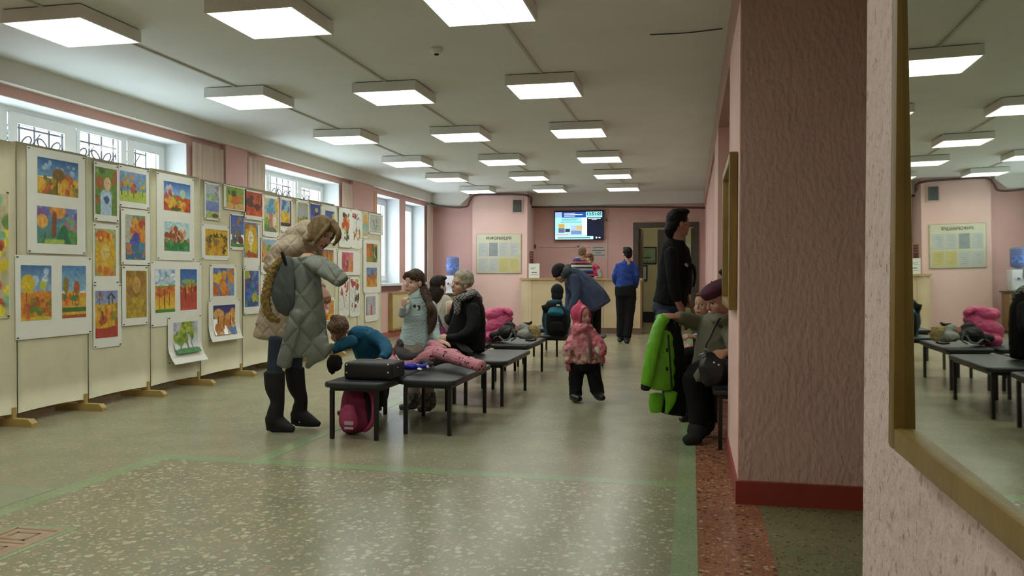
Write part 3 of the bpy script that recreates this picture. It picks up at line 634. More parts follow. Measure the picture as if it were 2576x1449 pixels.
sheet((561, 463), (617, 533), D+'an orange turnip on green', [((567, 468), (611, 530), [('g', '#7a9a3a', '#8aa84a'), ('g', '#c8a060', '#d0a868', .72, 1), ('e', .5, .55, .3, .22, '#c8702a'), ('e', .78, .5, .14, .14, '#c87a34'), ('e', .2, .5, .12, .14, '#c0a82c'), ('e', .42, .28, .13, .14, '#4a5a2c'), ('l', .45, .72, .45, .98, .04, '#b0703c'), ('l', .12, .2, .18, .3, .04, '#3a4a24')])])
sheet((507, 562), (577, 655), D+'brown sprigs on bright yellow', [((517, 575), (573, 644), [('g', '#c89a1c', '#c8982a'), ('b', 0, 0, 1, 1, 30, .08, ['#d0a828', '#b88a1c']), ('b', .25, .15, .75, .3, 16, .03, ['#4a4a1c', '#5a5424']), ('b', .02, .25, .3, .85, 18, .04, ['#5a5424', '#8a6a24']), ('b', .7, .22, .95, .9, 20, .035, ['#4a4a1c', '#6a5a24']), ('b', .3, .4, .65, .6, 12, .04, ['#6a5a1c', '#8a6a2c'])])])
sheet((578, 536), (614, 630), D+'a dark blue hedgehog evening', [((580, 540), (613, 622), [('g', '#4a60a8', '#5a6aa0', 0, .6), ('b', .1, .1, .9, .35, 5, .12, ['#a0703c', '#8a7a5a', '#b07040']), ('b', .05, .5, .95, .9, 30, .1, ['#5a5a60', '#6a6a70', '#7a6a5a']), ('e', .75, .78, .18, .12, '#6a3a2c'), ('g', '#5a8a4a', '#4a7a3c', .9, 1)])])
sheet((527, 664), (594, 754), D+'yellow maple leaves on dark blue', [((535, 674), (588, 743), [('g', '#5a6a98', '#6a88a8'), ('b', 0, 0, 1, 1, 24, .12, ['#4a5a90', '#7a90b0', '#5a6aa0']), ('b', .05, .1, .3, .4, 8, .1, ['#d0b02c', '#c8a428']), ('b', .4, .12, .6, .3, 5, .08, ['#d0902c', '#c8a030']), ('b', .75, .05, .98, .5, 8, .09, ['#b8702c', '#c8862a']), ('b', .35, .5, .65, .9, 9, .1, ['#c86a2c', '#d08a2c']), ('b', .05, .68, .25, .9, 6, .08, ['#c0642c', '#b85a2a'])])])
sheet((522, 754), (600, 850), D+'orange trees under a night sky, sheet curling outwards', [((534, 769), (589, 837), [('g', '#2f2c6a', '#4a4a88', 0, .45), ('e', .22, .3, .2, .18, '#c89a50'), ('b', .3, .3, 1, .75, 30, .1, ['#c88a44', '#b8742c', '#d0a058']), ('l', .22, .4, .2, .85, .035, '#6a3a1c'), ('l', .48, .45, .45, .8, .03, '#7a4420'), ('l', .78, .4, .76, .7, .03, '#6a3a1c'), ('b', 0, .78, 1, 1, 16, .1, ['#c08a50', '#a86a34', '#c8a870']), ('b', .75, .8, 1, .95, 5, .07, ['#4a70a8'])])], curl=.06)
sheet((614, 476), (660, 556), D+'a dark thicket on fiery red', [((616, 480), (658, 546), [('g', '#a8462c', '#b8522e'), ('b', .05, .25, .95, .62, 36, .1, ['#4a4440', '#5a4a3c', '#6a3a2c', '#3a3434']), ('b', .5, .1, 1, .5, 14, .07, ['#b85a34', '#7a3a24']), ('b', 0, .65, 1, 1, 20, .09, ['#b84a2a', '#c8602e'])])])
sheet((613, 556), (654, 674), D+'a golden-haired girl with leaves in her hair', [((614, 558), (649, 649), [('g', '#5a6a98', '#6a7a9c'), ('b', 0, 0, 1, .4, 8, .12, ['#b0823c', '#7a8aa0']), ('e', .5, .6, .46, .52, '#c8a81c'), ('b', .2, .1, .8, .32, 14, .1, ['#b8862a', '#c8a02c', '#a86a2a']), ('face', .48, .44, .2, '#d8cca8'), ('r', .42, .62, .56, .82, '#d8cca8'), ('b', .05, .9, .95, 1, 12, .1, ['#a8502a', '#8a4a2c'])])])
sheet((661, 489), (700, 598), D+'a blue hand-shaped tree beside a portrait', [((664, 496), (699, 585), [('g', '#d0b080', '#b8ac70'), ('b', .15, .05, .8, .45, 26, .12, ['#7fa8b8', '#5a90a8', '#90b8c0']), ('b', .7, .1, 1, .3, 6, .1, ['#b8902c', '#c8a040']), ('r', .36, .45, .6, .85, '#b87a70'), ('face', .74, .66, .13, '#dcd0bc'), ('b', 0, .65, .3, .95, 9, .1, ['#5a8a3c', '#8aa04a']), ('e', .5, .98, .38, .12, '#6a6a5c')])])
sheet((704, 495), (735, 586), D+'a blue bunch in a yellow vase', [((705, 501), (732, 571), [('g', '#b890a0', '#c8a8a0'), ('r', .88, 0, 1, 1, '#4a3424'), ('b', .25, .05, .8, .48, 24, .12, ['#5a88a8', '#3f6a90', '#8ab0c0']), ('e', .45, .68, .35, .24, '#c8a42c'), ('b', .1, .5, .8, .85, 10, .1, ['#b8922a', '#d0b040']), ('g', '#3a302c', '#4a3a34', .86, 1)])])
sheet((655, 596), (699, 690), D+'orange tree trunks round a green tree', [((657, 601), (695, 661), [('g', '#88a8c0', '#a0b8c0', 0, .5), ('h', .5, .03, 6, 0, '#c88a34'), ('r', .05, .12, .28, .95, '#c8904a'), ('r', .74, .2, .92, .95, '#c88a44'), ('e', .5, .42, .2, .2, '#5f9a3c'), ('l', .5, .5, .5, .85, .04, '#7a5a2c'), ('b', 0, .6, 1, 1, 24, .06, ['#b8742c', '#d0a04a', '#a8602c'])])])
sheet((611, 673), (652, 788), D+'a deep blue tangle of flowers', [((614, 681), (649, 770), [('g', '#3f5a98', '#34508c'), ('b', 0, 0, 1, 1, 50, .12, ['#2f4a80', '#4a6ab0', '#2f6a58', '#5a80b0', '#6a4a70']), ('b', 0, 0, .3, .2, 5, .13, ['#a8b038', '#90a030']), ('b', .55, .65, .95, .9, 8, .1, ['#a8a434', '#6a8a3a'])])])
sheet((655, 676), (700, 785), D+'faint lilac flowers, half hidden by the beige coat', [((664, 687), (690, 760), [('g', '#b8b4c0', '#c0bcc4'), ('b', 0, 0, 1, 1, 16, .12, ['#a8a060', '#9a98b0'])])])
sheet((745, 501), (778, 580), D+'a grey sky over a yellow field', [((748, 508), (775, 571), [('g', '#a8a890', '#a0aab0', 0, .66), ('b', 0, 0, 1, .3, 12, .1, ['#b0a880', '#989888']), ('g', '#b09a34', '#98842c', .66, 1), ('b', 0, .66, 1, .95, 12, .1, ['#8a8030', '#c0a840'])])])
sheet((779, 509), (806, 575), D+'a moon in an indigo night', [((780, 512), (805, 560), [('g', '#3f4a90', '#4a5898'), ('e', .62, .32, .16, .12, '#b8b85a'), ('b', 0, .6, 1, 1, 12, .14, ['#2f3a78', '#5a68a8'])])])
sheet((807, 513), (846, 612), D+'yellow flowers on dark blue behind the blond head', [((817, 529), (840, 606), [('g', '#4a5898', '#5a6aa0', 0, .4), ('b', 0, .2, 1, 1, 20, .16, ['#c0b030', '#d0c040', '#7a9a44'])])])
RB = [('g', '#d6d8d0', '#d2d4cc'), ('b', .2, .03, .9, .2, 7, .09, ['#4a3a30', '#6a4a3c']), ('b', .15, .25, .9, .6, 12, .14, ['#c0562e', '#b84a2c', '#c8b030']), ('l', .5, .3, .7, .95, .03, '#6a4a30'), ('b', .4, .6, .9, .95, 9, .09, ['#b8b038', '#5a5a34', '#4a4034'])]
sheet((851, 521), (882, 624), D+'bold red and black calligraphic branches', [((857, 528), (878, 612), RB)])
sheet((883, 526), (911, 627), D+'fine twigs with small dark leaves', [((886, 535), (907, 606), [('g', '#d6d8d0', '#d2d4cc'), ('b', .05, .03, .4, .2, 6, .1, ['#a0484a', '#6a3a3c']), ('b', .5, .05, 1, .25, 7, .05, ['#8a8a90', '#6a6a70']), ('l', .5, .2, .55, .9, .03, '#8a7a40'), ('b', .1, .6, .95, .98, 14, .07, ['#a04a34', '#6a5a30', '#b08a3c'])])])
sheet((911, 531), (926, 601), D+'an orange glow over pale teal', [((912, 533), (925, 595), [('g', '#c8b890', '#c8a868', 0, .5), ('e', .6, .3, .3, .2, '#d0a050'), ('g', '#7fa8a4', '#a8b8a0', .5, .85), ('g', '#c0b080', '#b8a870', .85, 1)])])
sheet((927, 535), (962, 592), 'pale grey pencil drawing beside the narrow window', [((930, 539), (958, 587), [('g', '#b4b8ac', '#b8bcb0'), ('b', .2, .2, .8, .9, 12, .05, ['#9a9e94', '#8f938a'])])])
sheet((913, 601), (956, 736), 'narrow white sheet with an orange-green thicket above a blue field', [
    ((921, 612), (948, 660), [('g', '#c8842c', '#a8803a'), ('b', .45, .1, 1, .9, 24, .12, ['#4a6a38', '#5a8a44', '#3a5030', '#c8a848']), ('b', 0, .2, .5, 1, 14, .12, ['#c8702c', '#b85a2c', '#7a9a44'])]),
    ((921, 673), (947, 721), [('g', '#5a78a8', '#7a98b8', 0, .4), ('h', .42, .04, 7, 0, '#c88a30'), ('b', 0, .3, 1, .6, 16, .09, ['#7a5a5a', '#a06a3c', '#5a6a90']), ('b', 0, .6, 1, 1, 18, .09, ['#c89a34', '#b8702c'])])])
sheet((848, 629), (906, 692), D+'a pink and crimson abstract', [((859, 634), (887, 684), [('g', '#b85a88', '#b0505c'), ('b', 0, 0, 1, 1, 40, .11, ['#c07098', '#b84a6a', '#c86a3c', '#a84a58', '#c88a44']), ('b', .4, .4, .6, .8, 5, .08, ['#5a3a6a'])])])
sheet((805, 622), (848, 700), D+'orange trunks over a green meadow', [((807, 627), (839, 675), [('g', '#7a6a5a', '#c8842c', 0, .4), ('g', '#c8902c', '#8a9a3a', .4, 1), ('l', .2, .1, .2, .9, .05, '#a85a24'), ('l', .5, .1, .5, .9, .05, '#8a5a2c'), ('l', .8, .1, .8, .9, .05, '#a0602c')])])
sheet((852, 697), (878, 795), D+'a red branch, left strip of a pair', [((854, 705), (876, 780), [('g', '#d6d8d0', '#d0d2ca'), ('b', .1, .0, 1, .5, 10, .13, ['#b8482c', '#a03a34', '#c0562e']), ('l', .3, .3, .6, .9, .03, '#8a6a5a')])])
sheet((879, 696), (905, 795), D+'a red branch, right strip of a pair', [((881, 702), (903, 785), [('g', '#d6d8d0', '#d0d2ca'), ('b', .1, .0, .9, .25, 7, .12, ['#a8424a', '#b8b040']), ('l', .6, .2, .4, .95, .03, '#7a5a44'), ('b', .15, .45, .95, .9, 12, .1, ['#a04a4a', '#7a3a38', '#4a4a40'])])])
sheet((917, 739), (951, 806), D+'a red tower on lilac grey', [((920, 746), (944, 791), [('g', '#a8a4b0', '#b0acb4'), ('r', .02, .05, .1, 1, '#4a5a34'), ('l', .55, .55, .55, .98, .1, '#c05a50'), ('l', .8, .1, .78, .5, .03, '#5a5a80')])])
sheet((803, 750), (841, 806), D+'a white cat among orange trees', [((805, 758), (838, 803), [('g', '#b8502c', '#c8702c'), ('e', .5, .35, .2, .3, '#a89aa8'), ('b', 0, 0, 1, 1, 22, .11, ['#c8862c', '#b84a24', '#d8a43a']), ('e', .5, .55, .1, .1, '#d0ccc8')])])
# ================================================================== furniture and fittings
# mirrors ------------------------------------------------------------
def mirror(name, xw, d, y0, y1, z0, z1, w, label, tin):
    t = thing(name, label, 'mirror', (xw, (y0+y1)/2, z0))
    box('glass', xw-d*.5, xw-.002, y0+w*.6, y1-w*.6, z0+w*.6, z1-w*.6, MIRROR, t)
    for nm, b in (('frame_stile', (y1-w, y1, z0, z1)), ('frame_stile', (y0, y0+w, z0, z1)), ('frame_rail', (y0+w, y1-w, z0, z0+w)), ('frame_rail', (y0+w, y1-w, z1-w, z1))):
        box(nm, xw-d, xw-.001, b[0], b[1], b[2], b[3], WOOD_G, t, .008)
    return t
_FX = .230                                       # front plane of the near mirror's frame
_y1 = PX(2236, 700, _FX).y; _y0 = .25; _z0 = PX(2250, 1137, _FX).z; _zi = PX(2268, 1092, _FX).z; _w = _zi-_z0; _z1 = 1.9
_m = thing('wall_mirror', 'tall wood-framed mirror on the near speckled wall', 'mirror', (NWX, (_y0+_y1)/2, _z0))
def _gx(y, z): return .242+.0125*y-.0125*z       # the hanging mirror leans a little
mesh('glass', [(_gx(y, z)+d, y, z) for d in (0, .004) for y, z in ((_y0+_w*.5, _z0+_w*.5), (_y1-_w*.5, _z0+_w*.5), (_y1-_w*.5, _z1-_w*.5), (_y0+_w*.5, _z1-_w*.5))], [(0, 3, 2, 1), (4, 5, 6, 7), (0, 1, 5, 4), (1, 2, 6, 5), (2, 3, 7, 6), (3, 0, 4, 7)], MIRROR, _m)
for nm, q in (('frame_stile', (_y1-_w, _y1, _z0, _z1)), ('frame_stile', (_y0, _y0+_w, _z0, _z1)), ('frame_rail', (_y0+_w, _y1-_w, _z0, _z0+_w)), ('frame_rail', (_y0+_w, _y1-_w, _z1-_w, _z1))):
    box(nm, _FX, NWX-.001, q[0], q[1], q[2], q[3], WOOD_G, _m, .005)
mirror('wall_mirror', XR-.004, .045, 4.47, 5.46, .97, 1.80, .05, 'small gold-framed mirror on the side of the rough pillar', .3)
# benches ------------------------------------------------------------
def make_bench(wx, wy):
    t = thing('bench', 'x', 'bench', (0, 0, 0), 'black padded waiting benches'); hx, hy = wx/2, wy/2; r = .05
    out = []
    for cx, cy, a0 in ((hx-r, hy-r, 0), (-hx+r, hy-r, 90), (-hx+r, -hy+r, 180), (hx-r, -hy+r, 270)):
        for k in range(4): a = math.radians(a0+k*30); out.append((cx+r*math.cos(a), cy+r*math.sin(a)))
    n = len(out); vs, fs = [], []
    for s, z in ((.97, .365), (1, .372), (1, .392), (.985, .401), (.94, .4045)):
        vs += [(x*(1-(1-s)*.35/ max(.2, 1) if False else s if abs(x) < 9 else s), y*(1-(1-s)*wx/wy), z) for x, y in out]
    for i in range(4):
        for j in range(n): fs.append((i*n+j, i*n+(j+1) % n, (i+1)*n+(j+1) % n, (i+1)*n+j))
    fs += [tuple(reversed(range(n))), tuple(4*n+j for j in range(n))]
    o = mesh('seat', vs, fs, VINYL, t, True); o.data.set_sharp_from_angle(angle=math.radians(60))
    lx, ly = hx-.05, hy-.05
    joinboxes('frame', [(-lx-.012, lx+.012, -ly-.012, -ly+.012, .34, .366), (-lx-.012, lx+.012, ly-.012, ly+.012, .34, .366), (-lx-.012, -lx+.012, -ly+.012, ly-.012, .34, .366), (lx-.012, lx+.012, -ly+.012, ly-.012, .34, .366)], BLACK_MET, t)
    lm = bpy.data.meshes.new('leg'); v, f = boxgeo(-.0135, .0135, -.0135, .0135, 0.002, .34); lm.from_pydata(v, [], f); lm.materials.append(BLACK_MET)
    for sx in (-1, 1):
        for sy in (-1, 1): lo = link('leg', lm, None, t); lo.location = (sx*lx, sy*ly, 0)
    return t
_b = make_bench(.43, 1.13); _b0 = True
BENCH = [(-2.30, 5.915, 0, 'black bench with the handbag on it and the pink rucksack under it'), (-1.852, 6.185, 0, 'black bench with the pink spotted sleeve hanging over its edge'),
         (-2.235, 7.62, 0, 'black bench the woman in black sits on'), (-1.785, 7.57, 0, 'empty black bench in the middle of the row'),
         (-2.36, 9.2, 0, 'black bench under the bright pink jacket'), (-1.912, 9.22, 0, 'black bench with the fur-trimmed grey jacket'),
         (-1.62, 10.36, 90, 'black bench set crosswise under the boy with the dark backpack'), (-2.02, 12.05, 0, 'far black bench beyond the crosswise bench'),
         (.355, 6.135, 0, 'black bench in the right niche under the grandmother'), (.355, 7.32, 0, 'black bench in the right niche behind the grandmother')]
for x, y, a, lb in BENCH:
    o = _b if _b0 else copy_tree(_b); _b0 = False
    o.location = (x, y, 0); o.rotation_euler.z = math.radians(a); o['label'] = lb
# reception counter ----------------------------------------------------
_c = thing('reception_counter', 'beech veneer reception counter with a rounded left end', 'counter', (-2.2, 16.5, 0))
def extrude(name, pts, z0, z1, mat, parent, smooth=False):
    n = len(pts); vs = [(x, y, z0) for x, y in pts]+[(x, y, z1) for x, y in pts]
    fs = [tuple(reversed(range(n))), tuple(n+i for i in range(n))]+[(i, (i+1) % n, n+(i+1) % n, n+i) for i in range(n)]
    return mesh(name, vs, fs, mat, parent)
_arc = [(-3.14-.3*math.sin(math.radians(a)), 16.60-.3*math.cos(math.radians(a))) for a in range(0, 91, 10)]
extrude('curved_end', [(-3.14, 16.33)]+[(-3.14-.27*math.sin(math.radians(a)), 16.6-.27*math.cos(math.radians(a))) for a in range(10, 81, 10)]+[(-3.41, 16.6), (-3.41, 16.72), (-3.37, 16.72), (-3.37, 16.6)]+[(-3.14-.23*math.sin(math.radians(a)), 16.6-.23*math.cos(math.radians(a))) for a in range(80, 9, -10)]+[(-3.14, 16.37)], .03, 1.06, BEECH, _c)
for a, b in ((-3.135, -2.42), (-2.415, -1.70), (-1.695, -.98)): box('front_panel', a, b, 16.33, 16.37, .12, 1.06, BEECH, _c)
box('plinth', -3.13, -.98, 16.345, 16.38, 0.002, .119, M('brown_plinth', '#7a5f50', .6), _c)
box('side_panel', -1.02, -.98, 16.375, 17.0, 0.002, 1.06, BEECH, _c)
extrude('worktop', [(-.94, 16.30), (-.94, 16.8), (-3.2, 16.72), (-3.44, 16.72)]+[(x-.0, y) for x, y in reversed(_arc)], 1.061, 1.10, M('worktop_beech', '#c0a070', .4, .0, 3, .02, stretch=(.3, 1, 1), col2='#b09060'), _c)
# sign standing on the counter
_s = thing('counter_sign', 'white paper sign standing on the left of the counter', 'sign', (-3.1, 16.45, 1.102))
_q0, _q1 = P(1330, 663, 16.45), P(1357, 700, 16.45)
box('card', _q0.x, _q1.x, 16.45, 16.456, 1.102, _q0.z, PAPER, _s)
INK = M('printed_ink', '#5a5c66', .7); INKB = M('black_ink', '#222226', .7)
joinboxes('printed_lines', [(_q0.x+.04, _q0.x+.15, 16.4488, 16.45, _q0.z-.09, _q0.z-.082), (_q0.x+.04, _q0.x+.12, 16.4488, 16.45, _q0.z-.115, _q0.z-.107), (_q0.x+.06, _q0.x+.17, 16.4488, 16.45, _q0.z-.19, _q0.z-.172), (_q0.x+.04, _q0.x+.2, 16.4488, 16.45, _q0.z-.23, _q0.z-.224)], INK, _s)
tag(box('paper_sheet', -1.6, -1.42, 16.5, 16.62, 1.101, 1.106, PAPER, origin=(-1.5, 16.55, 1.1)), 'loose white papers lying on the counter top', 'papers')
# info board -----------------------------------------------------------
YB = 16.75
a, b = P(1199.5, 590, YB-.02), P(1310, 687, YB-.02)
_n = thing('notice_board', 'cream information board with eight paper pockets on the pier', 'notice board', ((a.x+b.x)/2, YB, b.z))
box('board', a.x, b.x, YB-.025, YB-.001, b.z, a.z, M('board_cream', '#cac6ae', .5, .04), _n, .008)
box('frame', a.x-.012, b.x+.012, YB-.018, YB-.0005, b.z-.012, a.z+.012, M('board_edge', '#b3ad8c', .4), _n, .012)
_pw = (b.x-a.x-.06)/4; _ph = (a.z-b.z-.19)/2
PAPB = M('grey_paper', '#b9bcb8', .7, .05); PAPC = M('yellow_paper', '#c4b878', .7, .05)
for r in range(2):
    for c in range(4):
        x0 = a.x+.03+c*_pw+.015; z0 = a.z-.15-(r+1)*_ph-(.01 if r else -.005)
        pk = box('paper', x0, x0+_pw-.035, YB-.0285, YB-.0255, z0, z0+_ph-.03, PAPC if (r and c > 1) else (M('slate_paper', '#8f9698', .7) if (c == 1 and not r) else PAPB), _n)
        joinboxes('printed_lines', [(x0+.03, x0+_pw-.07-.03*((k*7+c) % 3), YB-.0295, YB-.0286, z0+_ph-.09-k*.035, z0+_ph-.085-k*.035) for k in range(6)], M('faded_ink', '#93968f', .7), pk)
text('lettering', 'ИНФОРМАЦИЯ', .085, M('dark_green_ink', '#33382c', .6), ((a.x+b.x)/2, YB-.0262, a.z-.085), 0, _n, width=(b.x-a.x)*.57, bold=.0008)
# vent grille on the pier
a, b = P(1288, 500, YB), P(1316, 537, YB)
_v = thing('vent_grille', 'dark slatted vent grille with a pale frame high on the pier', 'vent', ((a.x+b.x)/2, YB, b.z))
joinboxes('frame', [(a.x, a.x+.025, YB-.02, YB, b.z, a.z), (b.x-.025, b.x, YB-.02, YB, b.z, a.z), (a.x+.025, b.x-.025, YB-.02, YB, a.z-.025, a.z), (a.x+.025, b.x-.025, YB-.02, YB, b.z, b.z+.025)], M('vent_frame', '#c9aaa2', .5), _v)
box('backing', a.x+.02, b.x-.02, YB-.004, YB-.001, b.z+.02, a.z-.02, DARKTRIM, _v)
for k in range(9):
    xx = a.x+.035+k*(b.x-a.x-.07)/8; box('slat', xx-.003, xx+.003, YB-.016, YB-.004, b.z+.025, a.z-.025, M('vent_slat', '#8d918b', .5), _v)
# cable bundle round the soffit and pier
_cp = [P(1085, 512, 16.68), P(1110, 519, 16.68), P(1170, 521, 16.68), P(1182, 505, 16.7), P(1195, 491, 16.72), P(1250, 489, 16.72), P(1330, 492, 16.72), P(1336, 514, 17.2), P(1345, 521, 17.23), P(1500, 520, 17.23), P(1640, 521, 17.23), P(1775, 523, 17.23)]
tag(curve_tube('cable_bundle', _cp, .022, M('old_cable', '#5c4a44', .7, .2, 12), origin=_cp[0]), 'dark sagging cable bundle under the far soffit', 'cable')
# posters on the side of the pier
for k, (z0, z1, lb) in enumerate(((1.40, 1.66, 'upper small reddish poster on the side of the pier'), (1.12, 1.36, 'lower small reddish poster on the side of the pier'))):
    t = thing('small_poster', lb, 'poster', (-3.32, 17.2, z0))
    box('card', -3.3195, -3.312, 17.0, 17.4, z0, z1, M('dark_red_print', '#7a4a48', .6, .2, 30), t)
    joinboxes('printed_lines', [(-3.3118, -3.311, 17.04, 17.36, z1-.05-q*.05, z1-.035-q*.05) for q in range(3)], PAPC, t)
# television -----------------------------------------------------------
YT = 17.5; a, b = P(1394, 531, YT), P(1518.5, 603.5, YT); tw, th = b.x-a.x, a.z-b.z
_t = thing('television', 'wall-mounted flat television showing a blue information screen and clock', 'television', ((a.x+b.x)/2, YT, b.z))
box('casing', a.x, b.x, YT, YT+.06, b.z, a.z, DARKTRIM, _t, .006)
box('wall_bracket', a.x+tw*.35, a.x+tw*.65, YT+.06, YF, b.z+th*.3, b.z+th*.7, BLACK_MET, _t)
def scr(nm, u0, v0, u1, v1, col, st=1.0, d=.002, par=None):
    return box(nm, a.x+.012+(tw-.024)*u0, a.x+.012+(tw-.024)*u1, YT-d, YT-d+.001, a.z-.012-(th-.024)*v1, a.z-.012-(th-.024)*v0, MATS.get('scr'+col+str(st)) or emissive('scr'+col+str(st), col, st), par or _t)
sc = scr('screen', 0, 0, 1, 1, '#0c1638', .35)
scr('emblem_field', .01, .03, .15, .22, '#8fb0e0', .9, .003, sc); scr('header_band', .15, .03, .65, .22, '#1f4a9c', .8, .003, sc)
scr('clock_field', .65, .02, .98, .22, '#8fe0e8', 1.0, .003, sc); scr('page', .01, .22, .67, .88, '#8fdcec', 1.0, .003, sc); scr('page_column', .57, .22, .67, .84, '#dfe8d8', 1.0, .004, sc)
for u0, u1, v0, v1, c in ((.08, .21, .44, .6, '#c8a858'), (.08, .21, .6, .76, '#5a6a9c'), (.22, .32, .62, .73, '#3a3048'), (.34, .46, .5, .68, '#b0c0d8'), (.34, .56, .68, .82, '#7a86b8'), (.46, .57, .5, .66, '#d0b070'), (.22, .32, .46, .6, '#b8d8e0')):
    scr('photo', u0, v0, u1, v1, c, .7, .004, sc)
scr('caption_bar', .02, .8, .3, .85, '#d89a90', .8, .005, sc); scr('ticker', .01, .88, .8, .99, '#a8e8f0', 1.0, .004, sc)
for k, (u0, u1, v) in enumerate(((.2, .42, .06), (.2, .58, .11), (.2, .42, .16), (.69, .95, .25), (.77, .87, .29), (.14, .5, .26), (.16, .46, .30), (.12, .55, .37))):
    scr('caption_line', u0, v, u1, v+.018, '#e8f0f4' if k < 5 else '#4a7a8c', .9 if k < 5 else .5, .005, sc)
scr('ticker_line', .06, .92, .74, .955, '#2a6a7a', .4, .005, sc); scr('icon', .85, .91, .88, .96, '#ffffff', 1.0, .005, sc); scr('icon', .91, .92, .945, .955, '#ffffff', 1.0, .005, sc)
text('clock_digits', '13:51:05', .088, emissive('clock_ink', '#0c2030', .05), (a.x+.012+(tw-.024)*.815, YT-.0045, a.z-.012-(th-.024)*.105), 0, sc, width=tw*.285, bold=.003)
# wall trunking, camera, notice ---------------------------------------
_w = thing('wall_trunking', 'thin pale cable trunking on the pink wall around the television', 'trunking', (-2.0, YF, 1.1))
TR = M('pale_trunking', '#cdb0a6', .5)
for p, q, r in (((1455, 604), (1455, 622), .014), ((1345, 620.5), (1486, 620.5), .010), ((1526, 525), (1526, 700), .012), ((1526, 552), (1778, 552), .012)):
    u, v = P(*p, YF-.01), P(*q, YF-.01); box('trunking_length', u.x-r, v.x+r, YF-.014, YF-.001, v.z-r, u.z+r, TR, _w)
_k = thing('cctv_camera', 'small dark dome camera on the wall left of the television', 'camera', tuple(P(1345, 620, YF)))
_s = Sol(); c0 = P(1345, 620, YF); _s.ell(c0+Vector((0, -.05, 0)), (.05, .06, .05)); mesh('dome', _s.v, _s.f, M('camera_dome', '#4a4048', .3), _k, True)
_s = Sol(); _s.tube([c0, c0+Vector((0, -.035, 0))], [.06, .06], (1, 0, 0), 16, 1, .1); mesh('base', _s.v, _s.f, METAL_W, _k, True)
a, b = P(1487, 618, YF), P(1525, 648, YF)
_q = thing('wall_notice', 'grey paper notice pinned on the wall below the television', 'notice', ((a.x+b.x)/2, YF, b.z))
box('paper', a.x, b.x, YF-.008, YF-.001, b.z, a.z, M('notice_paper', '#b9b6b0', .7), _q)
joinboxes('printed_lines', [(a.x+.04, b.x-.05, YF-.009, YF-.0081, a.z-.05, a.z-.035), (a.x+.03, b.x-.03, YF-.009, YF-.0081, a.z-.11, a.z-.095), (a.x+.09, b.x-.1, YF-.009, YF-.0081, a.z-.16, a.z-.145), (a.x+.03, b.x-.03, YF-.009, YF-.0081, a.z-.21, a.z-.195)], INK, _q)
# water cooler -----------------------------------------------------------
cx = P(1139, 690, 16.45).x; cy = 16.45; zb = P(1139, 740, 16.45).z
_cb = thing('cooler_cabinet', 'brown wooden cabinet under the water cooler', 'cabinet', (cx, cy, 0))
box('body', cx-.22, cx+.22, cy-.17, cy+.2, .06, zb-.022, M('brown_laminate', '#8a6a44', .5, .1), _cb, .005); box('top', cx-.25, cx+.25, cy-.2, cy+.22, zb-.021, zb, DARKWOOD, _cb, .004)
box('door', cx-.2, cx-.005, cy-.185, cy-.171, .1, zb-.05, M('brown_laminate_door', '#9a7a50', .5, .1), _cb); box('door', cx+.005, cx+.2, cy-.185, cy-.171, .1, zb-.05, MATS['brown_laminate_door'], _cb)
joinboxes('plinth', [(cx-.2, cx+.2, cy-.15, cy+.18, 0.002, .06)], DARKWOOD, _cb)
zt = P(1139, 692, 16.45).z
_wc = thing('water_cooler', 'white tabletop water cooler standing on the cabinet', 'water cooler', (cx, cy, zb))
box('body', cx-.15, cx+.15, cy-.14, cy+.15, zb+.002, zt-.012, M('cooler_white', '#d8dade', .35, .02), _wc, .02); box('drip_tray', cx-.1, cx+.1, cy-.19, cy-.14, zb+.02, zb+.05, METAL_W, _wc, .005)
for sx, c in ((-.05, '#b03030'), (.05, '#3050b0')): box('tap', cx+sx-.015, cx+sx+.015, cy-.18, cy-.14, zb+.2, zb+.24, M('tap'+c, c, .4), _wc, .005)
zz = P(1139, 646, 16.45).z; hb = zz-zt
_wb = thing('water_bottle', 'blue water bottle upturned on the cooler', 'water bottle', (cx, cy, zt))
BOT, _nt, _bs = newmat('blue_polycarbonate'); _bs.inputs['Base Color'].default_value = (*lin('#8496cc'), 1); _bs.inputs['Roughness'].default_value = .15; _bs.inputs['Transmission Weight'].default_value = .35; _bs.inputs['IOR'].default_value = 1.2
_s = Sol(); _s.tube([Vector((cx, cy, zt+.008)), Vector((cx, cy, zt+.02)), Vector((cx, cy, zt+.05)), Vector((cx, cy, zt+hb*.45)), Vector((cx, cy, zt+hb*.5)), Vector((cx, cy, zt+hb*.55)), Vector((cx, cy, zt+hb-.03)), Vector((cx, cy, zt+hb-.01))], [.05, .07, .125, .13, .124, .13, .13, .11], (1, 0, 0), 28, 3, .15); mesh('bottle', _s.v, _s.f, BOT, _wb, True)
vs = []; fs = []
for k in range(11):
    w = math.radians(200+k*14); vs += [(cx+.1325*math.cos(w), cy+.1325*math.sin(w), zt+hb*.3), (cx+.1325*math.cos(w), cy+.1325*math.sin(w), zt+hb*.62)]
for k in range(10): fs.append((2*k, 2*k+2, 2*k+3, 2*k+1))
mesh('paper_label', vs, fs, M('blue_label', '#2f50b0', .5, .3, 14, col2='#8fb0e8'), _wb, True)
